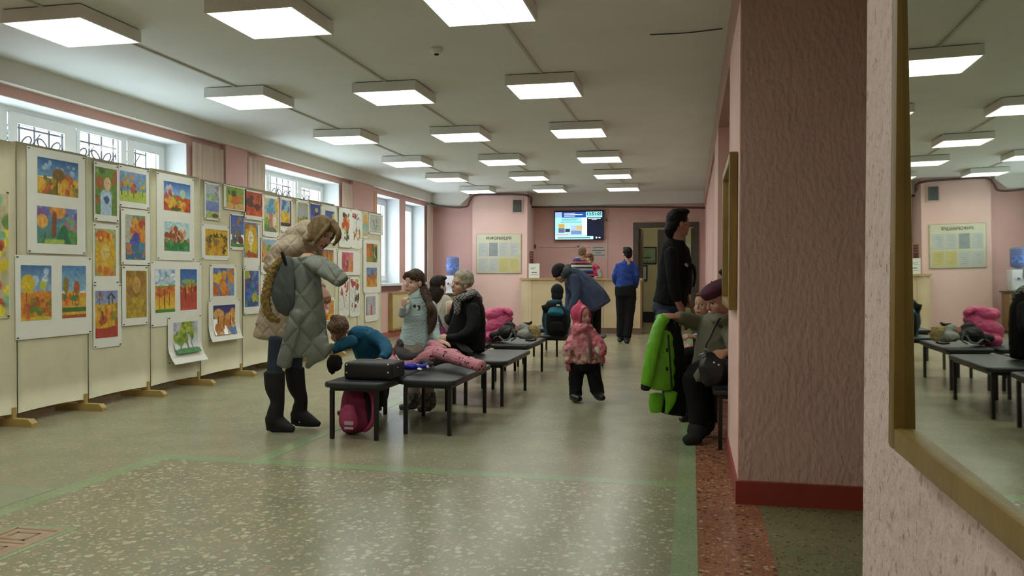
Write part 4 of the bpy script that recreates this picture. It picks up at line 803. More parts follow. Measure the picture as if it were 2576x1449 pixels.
# doorway and corridor -----------------------------------------------------
_d = struct(thing('door_1', None, None, (-.53, YF, 0)))
joinboxes('door_frame', [(-1.21, -1.10, YF-.03, YF+.17, 0.002, 2.27), (.03, .14, YF-.03, YF+.17, 0.002, 2.27), (-1.10, .03, YF-.03, YF+.17, 2.17, 2.27)], DARKWOOD, _d)
lf = box('door_leaf', -1.10, -1.055, YF+.17, YF+1.05, .01, 2.15, M('door_leaf_brown', '#5c4c38', .5, .1), _d)
box('handle', -1.06, -1.0, YF+.28, YF+.40, 1.02, 1.05, M('handle_steel', '#8a8a80', .3, metal=.8), lf, .005)
lf2 = box('door_leaf', -.02, .03, YF+.17, YF+.62, .01, 2.15, MATS['door_leaf_brown'], _d); box('lock_plate', -.026, -.02, YF+.2, YF+.26, 1.05, 1.2, MATS['handle_steel'], lf2)
YC = 20.7
struct(box('floor_2', -2.2, 1.0, YF+.1, YC+.2, -.1, 0.0, M('corridor_lino', '#8a845a', .4, .08, 3)))
struct(joinboxes('wall_corridor', [(-2.2, 1.0, YC, YC+.1, 0, 2.7), (-2.3, -2.2, YF+.15, YC+.1, 0, 2.7), (1.0, 1.1, YF+.15, YC+.1, 0, 2.7)], W_CORR)); struct(box('ceiling_2', -2.3, 1.1, YF+.15, YC+.1, 2.7, 2.8, W_CEIL))
struct(box('baseboard_corridor', -2.2, 1.0, YC-.02, YC, 0, .26, DARKTRIM))
def cor(x0, y0, x1, y1, d=0): u, v = P(x0, y0, YC-d), P(x1, y1, YC-d); return u.x, v.x, v.z, u.z
x0, x1, z0, z1 = cor(1656, 578, 1692, 812); _d2 = struct(thing('door_2', None, None, (x0, YC, 0)))
box('door_frame', x0, x1+.3, YC-.05, YC-.001, 0.002, z1, DARKWOOD, _d2); box('door_leaf', x0+.1, x1+.2, YC-.07, YC-.051, .01, z1-.1, M('brown_door', '#4a3c30', .5), _d2)
x0, x1, z0, z1 = cor(1712, 612, 1748, 812); _d3 = struct(thing('door_3', None, None, (x0, YC, 0)))
dl = box('door_leaf', x0, x1+.2, YC-.05, YC-.001, .005, z1, M('pale_green_door', '#b8c4a0', .45, .04), _d3)
joinboxes('door_moulding', [(x0+.08, x1-.06, YC-.058, YC-.05, .15, .9), (x0+.08, x1-.06, YC-.058, YC-.05, 1.0, z1-.1)], M('pale_green_panel', '#a8b490', .45), _d3); box('handle', x0+.03, x0+.06, YC-.1, YC-.05, .95, 1.1, BLACK_MET, dl)
for (p, q, lb, c) in (((1609, 621), (1652, 664), 'framed greenish poster on the corridor wall', '#7f9068'), ((1609, 667), (1629, 706), 'framed white notice below the greenish corridor poster', '#a8b0a4')):
    x0, x1, z0, z1 = cor(*p, *q); t = thing('framed_poster', lb, 'poster', ((x0+x1)/2, YC, z0))
    joinboxes('frame', [(x0, x0+.03, YC-.03, YC-.001, z0, z1), (x1-.03, x1, YC-.03, YC-.001, z0, z1), (x0+.03, x1-.03, YC-.03, YC-.001, z1-.03, z1), (x0+.03, x1-.03, YC-.03, YC-.001, z0, z0+.03)], DARKTRIM, t)
    box('print', x0+.03, x1-.03, YC-.015, YC-.005, z0+.03, z1-.03, M('print'+c, c, .5, .15, 8), t)
    if c == '#7f9068': joinboxes('printed_lines', [(x0+.04, x0+.28, YC-.017, YC-.0151, z0+.14, z0+.165)]+[(x0+.12+.07*k, x0+.145+.07*k, YC-.017, YC-.0151, z0+.05, z0+.075) for k in range(4)], INKB, t)
_cl = thing('corridor_fill_lamp', 'round fill lamp added out of sight in the corridor beyond the dark doorway', 'ceiling light', (-.4, 19.2, 2.7))  # unseen lamp, added to light the corridor
_s = Sol(); _s.tube([Vector((-.4, 19.2, 2.69)), Vector((-.4, 19.2, 2.64)), Vector((-.4, 19.2, 2.61))], [.16, .15, .08], (1, 0, 0), 20, 2, .3); mesh('shade', _s.v, _s.f, emissive('corridor_fill_glow', (1, .96, .8), 16.0), _cl, True)
joinboxes('mount', [(-.5, -.3, 19.1, 19.3, 2.685, 2.7)], METAL_W, _cl)
# ================================================================== people: builders
FH = Vector((FWD.x, FWD.y, 0)).normalized(); RH = Vector((FH.y, -FH.x, 0)); ZU = Vector((0, 0, 1))
def dirc(r, u, t): return (RH*r + ZU*u - FH*t).normalized()          # picture right, up, towards the camera
SKINM, _nt, _bs = newmat('skin'); _a = _nt.nodes.new('ShaderNodeVertexColor'); _a.layer_name = 'Col'; _nt.links.new(_a.outputs[0], _bs.inputs['Base Color'])
_bs.inputs['Roughness'].default_value = .55; _bs.inputs['Subsurface Weight'].default_value = .08; _bs.inputs['Subsurface Radius'].default_value = (.01, .004, .002)
def clothattr(name, rough=.8, bump=.25, bscale=260):
    m, nt, bs = newmat(name); a = nt.nodes.new('ShaderNodeVertexColor'); a.layer_name = 'Col'; nt.links.new(a.outputs[0], bs.inputs['Base Color'])
    bs.inputs['Roughness'].default_value = rough; co = coords(nt); n = nd(nt, 'ShaderNodeTexNoise', Scale=bscale, Detail=2.0); nt.links.new(co, n.inputs['Vector']); bumpn(nt, bs, n.outputs['Fac'], bump, .004); return m
PATT = clothattr('printed_cloth')
class Head:
    def __init__(s, x, y, Y, face, up=(0, 1, 0), size=1.0, skin='#c79a80', brow='#3a2c22', child=False, lip='#a8584e'):
        s.c = P(x, y, Y); s.s = size; f = dirc(*face); u = dirc(*up); u = (u - f*u.dot(f)).normalized(); r = f.cross(u)
        s.R = Matrix((r, f, u)).transposed(); s.skin, s.brow, s.lip, s.child = lin(skin), lin(brow), lin(lip), child
    def w(s, x, y, z): return s.c + s.R @ Vector((x, y, z))*s.s
    def ell(s, sol, c, r): return sol.ell(s.w(*c), tuple(q*s.s for q in r), s.R)
    def tube(s, sol, pts, rads, n=12, sub=4, cap=.8):
        return sol.tube([s.w(*p) for p in pts], [(tuple(q*s.s for q in r) if isinstance(r, tuple) else r*s.s) for r in rads], tuple(s.R @ Vector((1, 0, 0))), n, sub, cap)
    def sol(s):
        o = Sol(); k = s.child
        s.ell(o, (0, -.012, .03), (.076 if k else .074, .094, .088)); s.ell(o, (0, .022, -.035), (.064 if k else .059, .066, .072 if k else .078))
        s.ell(o, (0, .058, -.088), (.026, .022, .02)); s.ell(o, (.036, .05, -.03), (.024, .026, .026)); s.ell(o, (-.036, .05, -.03), (.024, .026, .026))
        s.tube(o, [(0, .080, .015), (0, .092 if k else .097, -.014), (0, .090 if k else .096, -.026)], [.007, .010 if k else .012, .009])
        s.ell(o, (0, .080, -.060), (.021, .011, .010)); k or s.ell(o, (0, .068, .030), (.048, .015, .010))
        for e in (-1, 1): s.ell(o, (e*.073, -.008, -.008), (.010, .019, .029))
        s.tube(o, [(0, -.012, -.05), (0, -.02, -.11), (0, -.03, -.18)], [.046 if k else .05, .042 if k else .05, .05])
        return o
    def local(s, co): return ((co-np.array(s.c)) @ np.array(s.R))/s.s
    def post(s, co, no):
        q = s.local(co); ax = np.abs(q[:, 0]); d = .005*np.exp(-((ax-.030)/.015)**2-((q[:, 2]-.004)/.010)**2)*(q[:, 1] > .03)
        d += .003*np.exp(-(q[:, 0]/.02)**2-((q[:, 2]+.0605)/.0022)**2)*(q[:, 1] > .06)
        return co - np.outer(d*s.s, np.array(s.R @ Vector((0, 1, 0))))
    def col(s, co):
        q = s.local(co); x, y, z = q[:, 0], q[:, 1], q[:, 2]; ax = np.abs(x); fr = y > .042
        c = np.tile(np.array(s.skin), (len(co), 1))
        bl = np.exp(-((ax-.038)/.018)**2-((z+.03)/.018)**2)*fr; c = c*(1-.25*bl[:, None]*np.array([0, .6, .5]))
        def mix(m, k): m = np.clip(m, 0, 1)[:, None]; return c*(1-m)+np.array(k)*m
        e = ((ax-.030)/.0155)**2+((z-.003)/.0075)**2
        c = mix((1.25-e)*3*fr, lin('#cfc8c0')); c = mix(fr*(1.2-((ax-.030)**2+(z-.003)**2)/.0066**2)*3, (.025, .02, .016))
        c = mix(fr*(1-np.abs(z-.0105+((ax-.03)**2)*14)/.0030)*(.8 if s.child else 1.6)*(np.abs(ax-.03) < .017), (.03, .022, .018))
        c = mix(fr*(1-np.abs(z-.031+((ax-.028)**2)*7)/.0040)*(.7 if s.child else 1.1)*(np.abs(ax-.032) < .018), s.brow)
        c = mix(fr*(1.2-(x/.022)**2-((z+.0605)/.0088)**2)*2*(y > .06), s.lip); c = mix(fr*(1-np.abs(z+.0605)/.0018)*(ax < .021)*(y > .06), (.12, .04, .04))
        c = mix(fr*(1.1-((ax-.006)/.004)**2-((z+.031)/.003)**2)*.8*(y > .08), (.15, .06, .045)); return c
    def part(s): return (s.sol(), .0042*s.s, 2, s.post, s.col)
def hand(wrist, D, B, thumb=1, s=1.0, curl=.5, spread=.0, skin='#c79a80'):
    """D: towards the fingertips, B: back of the hand, thumb: +1 / -1 side"""
    D = D.normalized(); B = (B - D*B.dot(D)).normalized(); T = D.cross(B)*thumb; o = Sol(); L = lambda x, y, z: wrist + (T*x + D*y + B*z)*s
    o.tube([L(0, -.02, 0), L(0, .02, 0), L(0, .055, 0), L(0, .088, -.002)], [(.026*s, .019*s), (.033*s, .017*s), (.041*s, .0155*s), (.038*s, .0125*s)], tuple(T), 14, 3, .6)
    for i, (x, ln) in enumerate(((.030, .066), (.010, .076), (-.010, .070), (-.0285, .054))):
        p = (x, .082-abs(x)*.15, 0.); pts = [L(*p)]; a = 0.; xx = x
        for k, f in enumerate((.45, .32, .25)):
            a += curl*(.75 if k else .6)*(1+.12*i); p = (p[0]+spread*x*f, p[1]+ln*f*math.cos(a), p[2]-ln*f*math.sin(a)); pts.append(L(*p))
        o.tube(pts, [.0095*s, .009*s, .008*s, .0068*s], tuple(T), 10, 3, .9)
    o.tube([L(.024, .022, -.003), L(.045, .045, -.012), L(.052, .068, -.018-.02*curl), L(.046, .09, -.022-.03*curl)], [.013*s, .011*s, .0095*s, .0075*s], tuple(B), 10, 3, .9)
    k = np.array(lin(skin)); return (o, .0036*s if s > .8 else .003, 2, None, lambda co: np.tile(k, (len(co), 1)))
def person(label, base, group=None): return thing('person', label, 'person', base, group)
def body(t, limbs, head=None, hands=(), skin='#c79a80', shrink=.66, voxel=.014):
    o = Sol(); k = np.array(lin(skin))
    for L in limbs: o.limb(L, shrink=shrink, cap=.15)
    parts = [(o, voxel, 2, None, lambda co: np.tile(k, (len(co), 1)))]
    if head: parts.append(head.part())
    return solid('body', parts+list(hands), SKINM, t)
def garment(t, name, mat, limbs, voxel=.009, smooth=3, post=None, col=None, cap=.35, label=None, d=.85, mods=None, extra=None):
    o = Sol()
    for i, L in enumerate(limbs): o.limb(L, d=d, cap=cap if i == 0 else (.8, max(cap, .3)), mod=(mods or {}).get(i))
    if extra: extra(o)
    return solid(name, [(o, voxel, smooth, post, col)], mat, t, label)
def puff(n, amp=.07): return lambda u: 1+amp*(abs(math.sin(math.pi*n*u))**.5*2-1)
def headgear(t, name, mat, h, build, voxel=.006, post=None, smooth=3, col=None):
    o = Sol(); build(o, h); return solid(name, [(o, voxel, smooth, post, col)], mat, t)
def hair_short(o, h):
    h.ell(o, (0, -.020, .040), (.083, .099, .092)); h.ell(o, (0, -.062, -.01), (.07, .048, .075)); h.ell(o, (.02, .035, .100), (.055, .055, .03)); h.ell(o, (-.02, .02, .105), (.05, .05, .03))
def fuzzy(amp, seed=3, sc=90.): return wrinkle(amp, sc, seed, (1, 1, 1))
def ribs(h, n=26, amp=.003):
    def f(co, no): q = h.local(co); return co + no*(amp*np.sin(np.arctan2(q[:, 0], q[:, 1]-.0)*n))[:, None]
    return f
HAIRD = M('dark_brown_hair', '#2a201a', .6, .25, 30, .3, 220, stretch=(1, 1, .25), spec=.2); HAIRB = M('brown_hair', '#46382c', .6, .25, 30, .35, 200, spec=.2); HAIRK = M('black_hair', '#100d0b', .6, .25, 30, .25, 220, spec=.2)
HAIRL = M('dark_blond_hair', '#80693f', .6, .0, 26, .35, 180, stretch=(1, 1, .3), col2='#4c3c28', spec=.25); HAIRG = M('sandy_short_hair', '#6a5038', .6, .2, 40, .4, 180)
def cloth(n, c, var=.12, bump=.15, bscale=220, rough=.85, col2=None, crease=.28):
    """woven cloth: colour, weave and fine creases"""
    if n in MATS: return MATS[n]
    m, nt, bs = newmat(n); co = coords(nt); col = lin(c); bs.inputs['Roughness'].default_value = rough; bs.inputs['Specular IOR Level'].default_value = .3
    nz = nd(nt, 'ShaderNodeTexNoise', Scale=7.0, Detail=4.0); nt.links.new(co, nz.inputs['Vector'])
    r = ramp(nt, nz.outputs['Fac'], [(.3, tuple(x*(1-var) for x in col)), (.7, tuple(min(1, x*(1+var)) for x in col))]); nt.links.new(r.outputs[0], bs.inputs['Base Color'])
    cr = nd(nt, 'ShaderNodeTexNoise', Scale=9.0, Detail=2.0, Distortion=.5); nt.links.new(co, cr.inputs['Vector'])
    b1 = nd(nt, 'ShaderNodeBump'); b1.inputs['Strength'].default_value = crease; b1.inputs['Distance'].default_value = .03; nt.links.new(cr.outputs['Fac'], b1.inputs['Height'])
    wv = nd(nt, 'ShaderNodeTexNoise', Scale=bscale, Detail=2.0); nt.links.new(co, wv.inputs['Vector'])
    b2 = nd(nt, 'ShaderNodeBump'); b2.inputs['Strength'].default_value = bump; b2.inputs['Distance'].default_value = .004; nt.links.new(wv.outputs['Fac'], b2.inputs['Height'])
    nt.links.new(b1.outputs[0], b2.inputs['Normal']); nt.links.new(b2.outputs[0], bs.inputs['Normal']); return m
BLACKC = cloth('black_cloth', '#0a0a0b'); CHAR = cloth('charcoal_cloth', '#1f2021'); JEAN = cloth('blue_denim', '#2d3847', .2, .3, 400); NAVY = cloth('navy_cloth', '#161a26')
BOOTB = M('black_suede', '#0d0c0b', .8, .15, 20, .1, 200); SHOEB = M('black_leather', '#141312', .4, .1)
def quilt(name, c, size, rough=.5, bump=.6):
    """diamond quilting as fine relief"""
    m, nt, bs = newmat(name); co = coords(nt); n = nd(nt, 'ShaderNodeTexNoise', Scale=8.0, Detail=3.0); nt.links.new(co, n.inputs['Vector'])
    r = ramp(nt, n.outputs['Fac'], [(.3, tuple(x*.88 for x in lin(c))), (.7, tuple(min(1, x*1.1) for x in lin(c)))]); nt.links.new(r.outputs[0], bs.inputs['Base Color']); bs.inputs['Roughness'].default_value = rough
    hs = []
    for rot in (.7, -.7):
        mp = nt.nodes.new('ShaderNodeMapping'); mp.inputs['Rotation'].default_value = (0, rot, -PSI); nt.links.new(nt.nodes['Texture Coordinate'].outputs['Object'], mp.inputs[0])
        w = nd(nt, 'ShaderNodeTexWave', Scale=size, Distortion=.6); w.wave_profile = 'SIN'; w.bands_direction = 'X'; nt.links.new(mp.outputs[0], w.inputs['Vector'])
        q = ramp(nt, w.outputs['Fac'], [(0, 0.), (.07, .7), (.35, 1.)]); hs.append(q.outputs[0])
    mn = nt.nodes.new('ShaderNodeMath'); mn.operation = 'MINIMUM'; nt.links.new(hs[0], mn.inputs[0]); nt.links.new(hs[1], mn.inputs[1]); bumpn(nt, bs, mn.outputs[0], bump, .02); return m
# ================================================================== people
# woman in beige coat -----------------------------------------------------
t = person('blond woman in a beige quilted coat bowing over a grey coat', tuple(PZ(735, 1082)))
h = Head(806, 586, 5.60, (.74, -.58, .32), (.6, .75, 0), .98, '#b98f76', '#5a4632')
coat = [(712, 848, 5.62, 76, .6), (714, 800, 5.62, 67, .65), (722, 745, 5.62, 55, .72), (728, 700, 5.62, 48, .8), (736, 655, 5.62, 50, .85), (750, 617, 5.62, 50, .85), (770, 588, 5.62, 38, .9), (786, 576, 5.62, 27, 1)]
armN = [(742, 612, 5.45, 31), (708, 640, 5.42, 31), (690, 668, 5.40, 27), (724, 668, 5.36, 22), (758, 656, 5.33, 15)]
armF = [(788, 618, 5.76, 27), (780, 685, 5.80, 22), (796, 710, 5.70, 17), (806, 722, 5.64, 14)]
lgN = [(700, 850, 5.52, 24), (693, 900, 5.52, 20), (690, 945, 5.52, 19)]; lgF = [(745, 850, 5.72, 24), (742, 900, 5.74, 20), (741, 940, 5.75, 19)]
btN = [(690, 936, 5.52, 27), (692, 975, 5.52, 25), (698, 1008, 5.52, 18), (693, 1038, 5.52, 21), (689, 1060, 5.52, 21)]; ftN = [(690, 1052, 5.52, 20), (710, 1066, 5.52, 16), (738, 1079, 5.5, 8)]
btF = [(741, 927, 5.75, 25), (746, 970, 5.75, 23), (757, 1002, 5.75, 17), (754, 1028, 5.75, 19), (751, 1046, 5.75, 19)]; ftF = [(753, 1040, 5.75, 18), (776, 1054, 5.74, 15), (803, 1067, 5.72, 7)]
body(t, [coat[2:], armN, armF, lgN+btN[1:], lgF+btF[1:]], h, [hand(P(808, 724, 5.64), dirc(.55, -.75, .2), dirc(.6, .5, .5), -1, .95, .8, skin='#b98f76'), hand(P(752, 656, 5.33), dirc(.9, .2, 0), dirc(0, .3, 1), -1, .95, 1.0, skin='#b98f76')], '#b98f76')
garment(t, 'coat', quilt('beige_quilting', '#a0907a', 4.2, .5, .35), [coat, armN, armF, [(766, 572, 5.62, 26), (782, 592, 5.58, 28), (800, 612, 5.56, 17)]], .009, 3, wrinkle(.004, 20, 4, (1, 1, 1.6)), cap=.2, mods={1: puff(9, .05)})
garment(t, 'jeans', JEAN, [lgN, lgF]); garment(t, 'boot', BOOTB, [btN, ftN, [(677, 1050, 5.52, 11), (681, 1080, 5.52, 11)], [(684, 1082, 5.52, 6), (712, 1083, 5.51, 6), (738, 1084, 5.5, 5)]], .007); garment(t, 'boot', BOOTB, [btF, ftF, [(740, 1038, 5.75, 10), (742, 1064, 5.75, 10)], [(744, 1067, 5.75, 5), (776, 1069, 5.74, 6), (803, 1070, 5.72, 4)]], .007)
def _bob(o, h):
    h.ell(o, (0, -.022, .042), (.084, .10, .090)); h.ell(o, (0, -.066, -.03), (.078, .05, .09))
    for e in (-1, 1):
        h.ell(o, (e*.068, -.01, -.02), (.022, .062, .085)); h.tube(o, [(e*.045, .045, .088), (e*.072, .055, .03), (e*.074, .055, -.04), (e*.066, .06, -.085)], [.022, .017, .014, .007])
headgear(t, 'hair', HAIRL, h, lambda o, h: (_bob(o, h), o.limb([(836, 556, 5.55, 8), (851, 580, 5.52, 8), (850, 600, 5.51, 7), (838, 617, 5.51, 3)], sub=3)), .005, fuzzy(.0018))
# grey coat she holds ------------------------------------------------------
GREYC = quilt('grey_quilting', '#6a6f66', 2.3, .6, .5)
g = thing('winter_coat', 'grey hooded coat with fur trim held up by the blond woman', 'coat', tuple(P(760, 900, 5.25)))
garment(g, 'shell', GREYC, [[(760, 648, 5.26, 34, .35), (764, 680, 5.25, 38, .4), (771, 740, 5.23, 42, .42), (771, 800, 5.22, 50, .42), (769, 850, 5.22, 56, .42), (772, 893, 5.22, 62, .36)], [(748, 790, 5.17, 22, .7), (732, 840, 5.14, 21, .7), (719, 890, 5.13, 19, .7), (713, 920, 5.13, 18, .7)],
        [(800, 855, 5.2, 26, .4), (806, 885, 5.19, 22, .3), (785, 905, 5.19, 14, .3), (772, 925, 5.19, 6, .3)], [(838, 868, 5.2, 8, .5), (800, 895, 5.19, 14, .4), (772, 922, 5.19, 6, .4)]], .008, 3, wrinkle(.005, 16, 9), cap=.2)
garment(g, 'sleeve', GREYC, [[(783, 657, 5.25, 25, .6), (800, 664, 5.22, 27, .6), (832, 685, 5.18, 24, .6), (863, 709, 5.15, 20, .6)]], .008, 3, wrinkle(.004, 26, 2, (1, 1, 1)), cap=.15, mods={0: puff(4, .04)})
garment(g, 'hood', cloth('grey_hood_lining', '#4d5450', .15, .1), [[(722, 650, 5.2, 13, .7), (716, 690, 5.17, 24, .6), (712, 735, 5.15, 30, .5), (718, 770, 5.16, 26, .5), (728, 792, 5.18, 13, .5)]], .008, 3, wrinkle(.006, 18, 5))
garment(g, 'fur_trim', M('ochre_fur', '#8f7840', .9, .35, 60, .6, 240), [[(712, 645, 5.17, 7), (690, 672, 5.14, 10), (673, 720, 5.12, 12), (669, 770, 5.12, 12), (684, 800, 5.14, 10), (702, 806, 5.16, 8)]], .006, 1, fuzzy(.006, 8, 150))
garment(g, 'hanging_loop', BLACKC, [[(720, 668, 5.12, 4), (711, 640, 5.12, 5), (708, 634, 5.13, 3)]], .004, 1)
# boy in teal -----------------------------------------------------------------
t = person('boy in a teal top stooping over the black handbag', tuple(PZ(900, 1045)))
h = Head(852, 836, 6.02, (-.1, -.72, .65), (0, .75, .7), .93, '#b08670', '#3a2c20', True)
tor = [(884, 850, 6.10, 22), (905, 850, 6.15, 35, .8), (926, 875, 6.20, 42, .75), (938, 915, 6.27, 40, .75), (940, 935, 6.30, 36, .75)]
aL = [(938, 848, 6.12, 21), (966, 870, 6.05, 17), (972, 888, 5.95, 15), (962, 905, 5.86, 12)]; aR = [(888, 862, 6.0, 18), (852, 876, 5.94, 14), (836, 886, 5.9, 11)]
l1 = [(920, 930, 6.28, 27), (898, 985, 6.28, 20), (880, 1028, 6.3, 15)]; l2 = [(955, 935, 6.45, 26), (962, 985, 6.55, 18), (957, 1022, 6.56, 14)]
body(t, [tor, aL, aR, l1, l2], h, [hand(P(961, 906, 5.86), dirc(-.4, -.6, .5), dirc(.4, .5, .4), 1, .72, .6, skin='#b08670'), hand(P(835, 888, 5.9), dirc(-.1, -.9, .1), dirc(-.9, 0, .3), 1, .72, 1.0, skin='#b08670')], '#b08670')
garment(t, 'top', cloth('teal_jersey', '#1f5a78'), [tor, aL, aR], .008, 3, wrinkle(.004, 24, 6)); garment(t, 'trousers', CHAR, [l1, l2, [(935, 925, 6.29, 38, .8), (940, 945, 6.3, 36, .8)]], .009, 3, wrinkle(.004, 22, 7))
garment(t, 'shoe', SHOEB, [[(880, 1036, 6.28, 11), (862, 1041, 6.24, 10), (850, 1043, 6.22, 7)]], .006); garment(t, 'shoe', SHOEB, [[(956, 1026, 6.56, 11), (944, 1032, 6.54, 9), (936, 1034, 6.52, 7)]], .006)
headgear(t, 'hair', HAIRG, h, lambda o, h: (hair_short(o, h), h.ell(o, (0, .05, .075), (.06, .035, .035)), h.ell(o, (.03, -.05, .09), (.04, .04, .04))), .005, fuzzy(.004, 5, 120))
hb = thing('fur_hat', 'dark fur hat dangling from the stooping boy\'s hand', 'hat', tuple(P(843, 935, 5.88)))
garment(hb, 'crown', M('black_fur', '#14110f', .95, .3, 60, .5, 220), [[(845, 897, 5.88, 15), (842, 915, 5.87, 20), (846, 930, 5.87, 14)]], .006, 1, fuzzy(.004, 2, 130)); garment(hb, 'ear_flap', MATS['black_fur'], [[(830, 905, 5.88, 8), (832, 925, 5.88, 9), (838, 940, 5.88, 6)]], .006, 1, fuzzy(.003, 4, 130))
# girl in pale blue -------------------------------------------------------------
t = person('girl with two braids in a pale blue top standing behind the benches', tuple(PZ(1057, 1034)))
h = Head(1041, 713, 6.66, (-.62, -.03, .78), (0, 1, 0), .93, '#d0a893', '#5a4434', True, '#b06a60')
tor = [(1052, 744, 6.68, 18, .9), (1053, 758, 6.68, 34, .7), (1051, 785, 6.68, 38, .68), (1050, 815, 6.68, 37, .68), (1047, 845, 6.68, 41, .7), (1045, 868, 6.68, 43, .72)]
aL = [(1082, 766, 6.70, 15), (1089, 808, 6.68, 14), (1099, 848, 6.60, 11), (1104, 856, 6.58, 8)]; aR = [(1024, 764, 6.60, 14), (1012, 792, 6.50, 12), (1014, 772, 6.44, 9)]
hip = [(1046, 860, 6.68, 42, .7), (1046, 885, 6.68, 41, .72), (1052, 905, 6.68, 38, .75)]; l1 = [(1036, 895, 6.73, 21), (1040, 955, 6.73, 17), (1043, 1002, 6.73, 15)]; l2 = [(1070, 895, 6.64, 21), (1075, 955, 6.64, 17), (1079, 1002, 6.64, 15)]
body(t, [tor, aL, aR, hip, l1, l2], h, [hand(P(1106, 858, 6.57), dirc(.9, -.3, .2), dirc(.3, .85, .3), 1, .7, .25, skin='#d0a893'), hand(P(1014, 772, 6.44), dirc(.15, .9, .1), dirc(-.5, .1, .8), 1, .7, 1.1, skin='#d0a893')], '#d0a893')
_mk = np.array(P(1046, 776, 6.5)); _cam = np.array(CAM0)
def _blue(co):
    c = np.tile(np.array(lin('#b2c8c6')), (len(co), 1)); d = co-_cam; k = d @ np.array(FWD); px = CXP+FPX*(d @ np.array(RGT))/k; py = CYP-FPX*(d @ np.array(UPV))/k
    q = co-np.array(P(1046, 776, 6.52)); r = q @ np.array(RH); u = q[:, 2]; fr = (q @ np.array(FH)) < .16
    for (x, y, a, b, k2) in ((-.018, .012, .016, .013, '#20262a'), (.008, .014, .018, .014, '#d8dcd8'), (.018, .004, .012, .018, '#2a3034'), (0, -.006, .012, .010, '#d0d4d0'), (.006, .016, .008, .005, '#1c2024'), (.016, -.018, .012, .005, '#3a4044')):
        m = (((r-x)/a)**2+((u-y)/b)**2 < 1) & fr; c[m] = lin(k2)
    return c
garment(t, 'top', PATT, [tor, aL, aR, [(1050, 742, 6.67, 21, .95), (1051, 750, 6.67, 23, .9)]], .0045, 4, wrinkle(.0045, 26, 11, (1, 1, 1.3)), _blue)
garment(t, 'trousers', cloth('blush_beige_cloth', '#a89a8c'), [hip, l1, l2], .008, 3, wrinkle(.004, 30, 12, (1, 1, 1.5)))
FLOR = M('floral_boot', '#23201e', .7, .0, 38, .1, col2='#8a857c')
for L in ([[(1042, 988, 6.73, 17), (1044, 1012, 6.73, 17), (1040, 1022, 6.72, 14)], [(1042, 1020, 6.72, 13), (1022, 1023, 6.69, 11), (1006, 1026, 6.67, 8)]], [[(1079, 990, 6.64, 17), (1081, 1014, 6.64, 17), (1078, 1024, 6.63, 14)], [(1080, 1024, 6.63, 13), (1064, 1028, 6.6, 11), (1052, 1031, 6.58, 8)]]): garment(t, 'boot', FLOR, L, .006)
def _gh(o, h):
    h.ell(o, (0, -.024, .040), (.084, .098, .092)); h.ell(o, (0, -.07, -.02), (.072, .04, .07)); h.ell(o, (0, .048, .078), (.066, .046, .035)); h.ell(o, (.045, .055, .055), (.03, .03, .028)); h.ell(o, (-.045, .055, .055), (.03, .03, .028))
    def braid(pts, r):
        pp = catmull([list(P(*p)) for p in pts], 5)
        for i, p in enumerate(pp): o.ell(Vector(p)+RH*(.008*(-1)**i), (r, r, r*1.25))
    braid([(1066, 722, 6.70), (1074, 740, 6.68), (1080, 758, 6.66)], .021); braid([(1062, 728, 6.62), (1068, 745, 6.60), (1076, 760, 6.58)], .019)
    o.limb([(1080, 762, 6.65, 8), (1087, 785, 6.62, 13), (1086, 815, 6.60, 12), (1079, 842, 6.58, 3)]); o.limb([(1076, 764, 6.57, 7), (1082, 778, 6.55, 9), (1080, 795, 6.55, 4)])
headgear(t, 'hair', HAIRB, h, _gh, .0048, fuzzy(.0014, 6, 130))
garment(t, 'hair_band', M('red_elastic', '#b8402c', .6), [[(1079, 758, 6.655, 8), (1081, 764, 6.65, 8)]], .004, 1)
# small girl in white -----------------------------------------------------------
t = person('small dark-haired girl in a white top seen from behind', tuple(PZ(1107, 967)))
h = Head(1104, 726, 8.45, (.72, 0, -.55), (0, 1, 0), .92, '#c39c86', '#2a2018', True)
tor = [(1108, 752, 8.45, 13, .9), (1112, 764, 8.45, 26, .7), (1112, 800, 8.45, 27, .7), (1110, 832, 8.45, 27, .75), (1108, 850, 8.45, 28, .75)]
aL = [(1130, 770, 8.38, 12), (1138, 808, 8.30, 11), (1152, 792, 8.2, 9)]; aR = [(1094, 778, 8.50, 11), (1092, 810, 8.48, 10), (1102, 835, 8.42, 8)]; hip = [(1108, 848, 8.45, 29, .8), (1106, 885, 8.45, 28, .8)]; l1 = [(1098, 885, 8.47, 14), (1100, 925, 8.47, 11), (1100, 956, 8.47, 10)]; l2 = [(1116, 885, 8.43, 14), (1117, 925, 8.43, 11), (1118, 958, 8.43, 10)]
body(t, [tor, aL, aR, hip, l1, l2], h, [hand(P(1151, 793, 8.23), dirc(-.1, .9, -.1), dirc(.7, 0, .6), 1, .68, .5, skin='#c39c86'), hand(P(1103, 837, 8.41), dirc(.5, -.6, 0), dirc(0, .3, .9), -1, .68, .5, skin='#c39c86')], '#c39c86')
garment(t, 'top', cloth('white_jersey', '#c4beb0'), [tor, aL, aR], .007, 3, wrinkle(.004, 28, 14)); garment(t, 'skirt', NAVY, [hip], .009, 3); garment(t, 'tights', CHAR, [l1, l2], .009)
garment(t, 'jacket', M('navy_magenta_shell', '#1c1c34', .5, .0, 5, .1, col2='#26203c'), [[(1096, 800, 8.32, 9, .8), (1103, 835, 8.26, 14, .7), (1108, 868, 8.24, 18, .7), (1110, 890, 8.24, 16, .7)]], .008); garment(t, 'jacket_lining', cloth('magenta_lining', '#7a2a5c'), [[(1112, 828, 8.18, 5), (1117, 850, 8.16, 9), (1118, 872, 8.16, 8)]], .007)
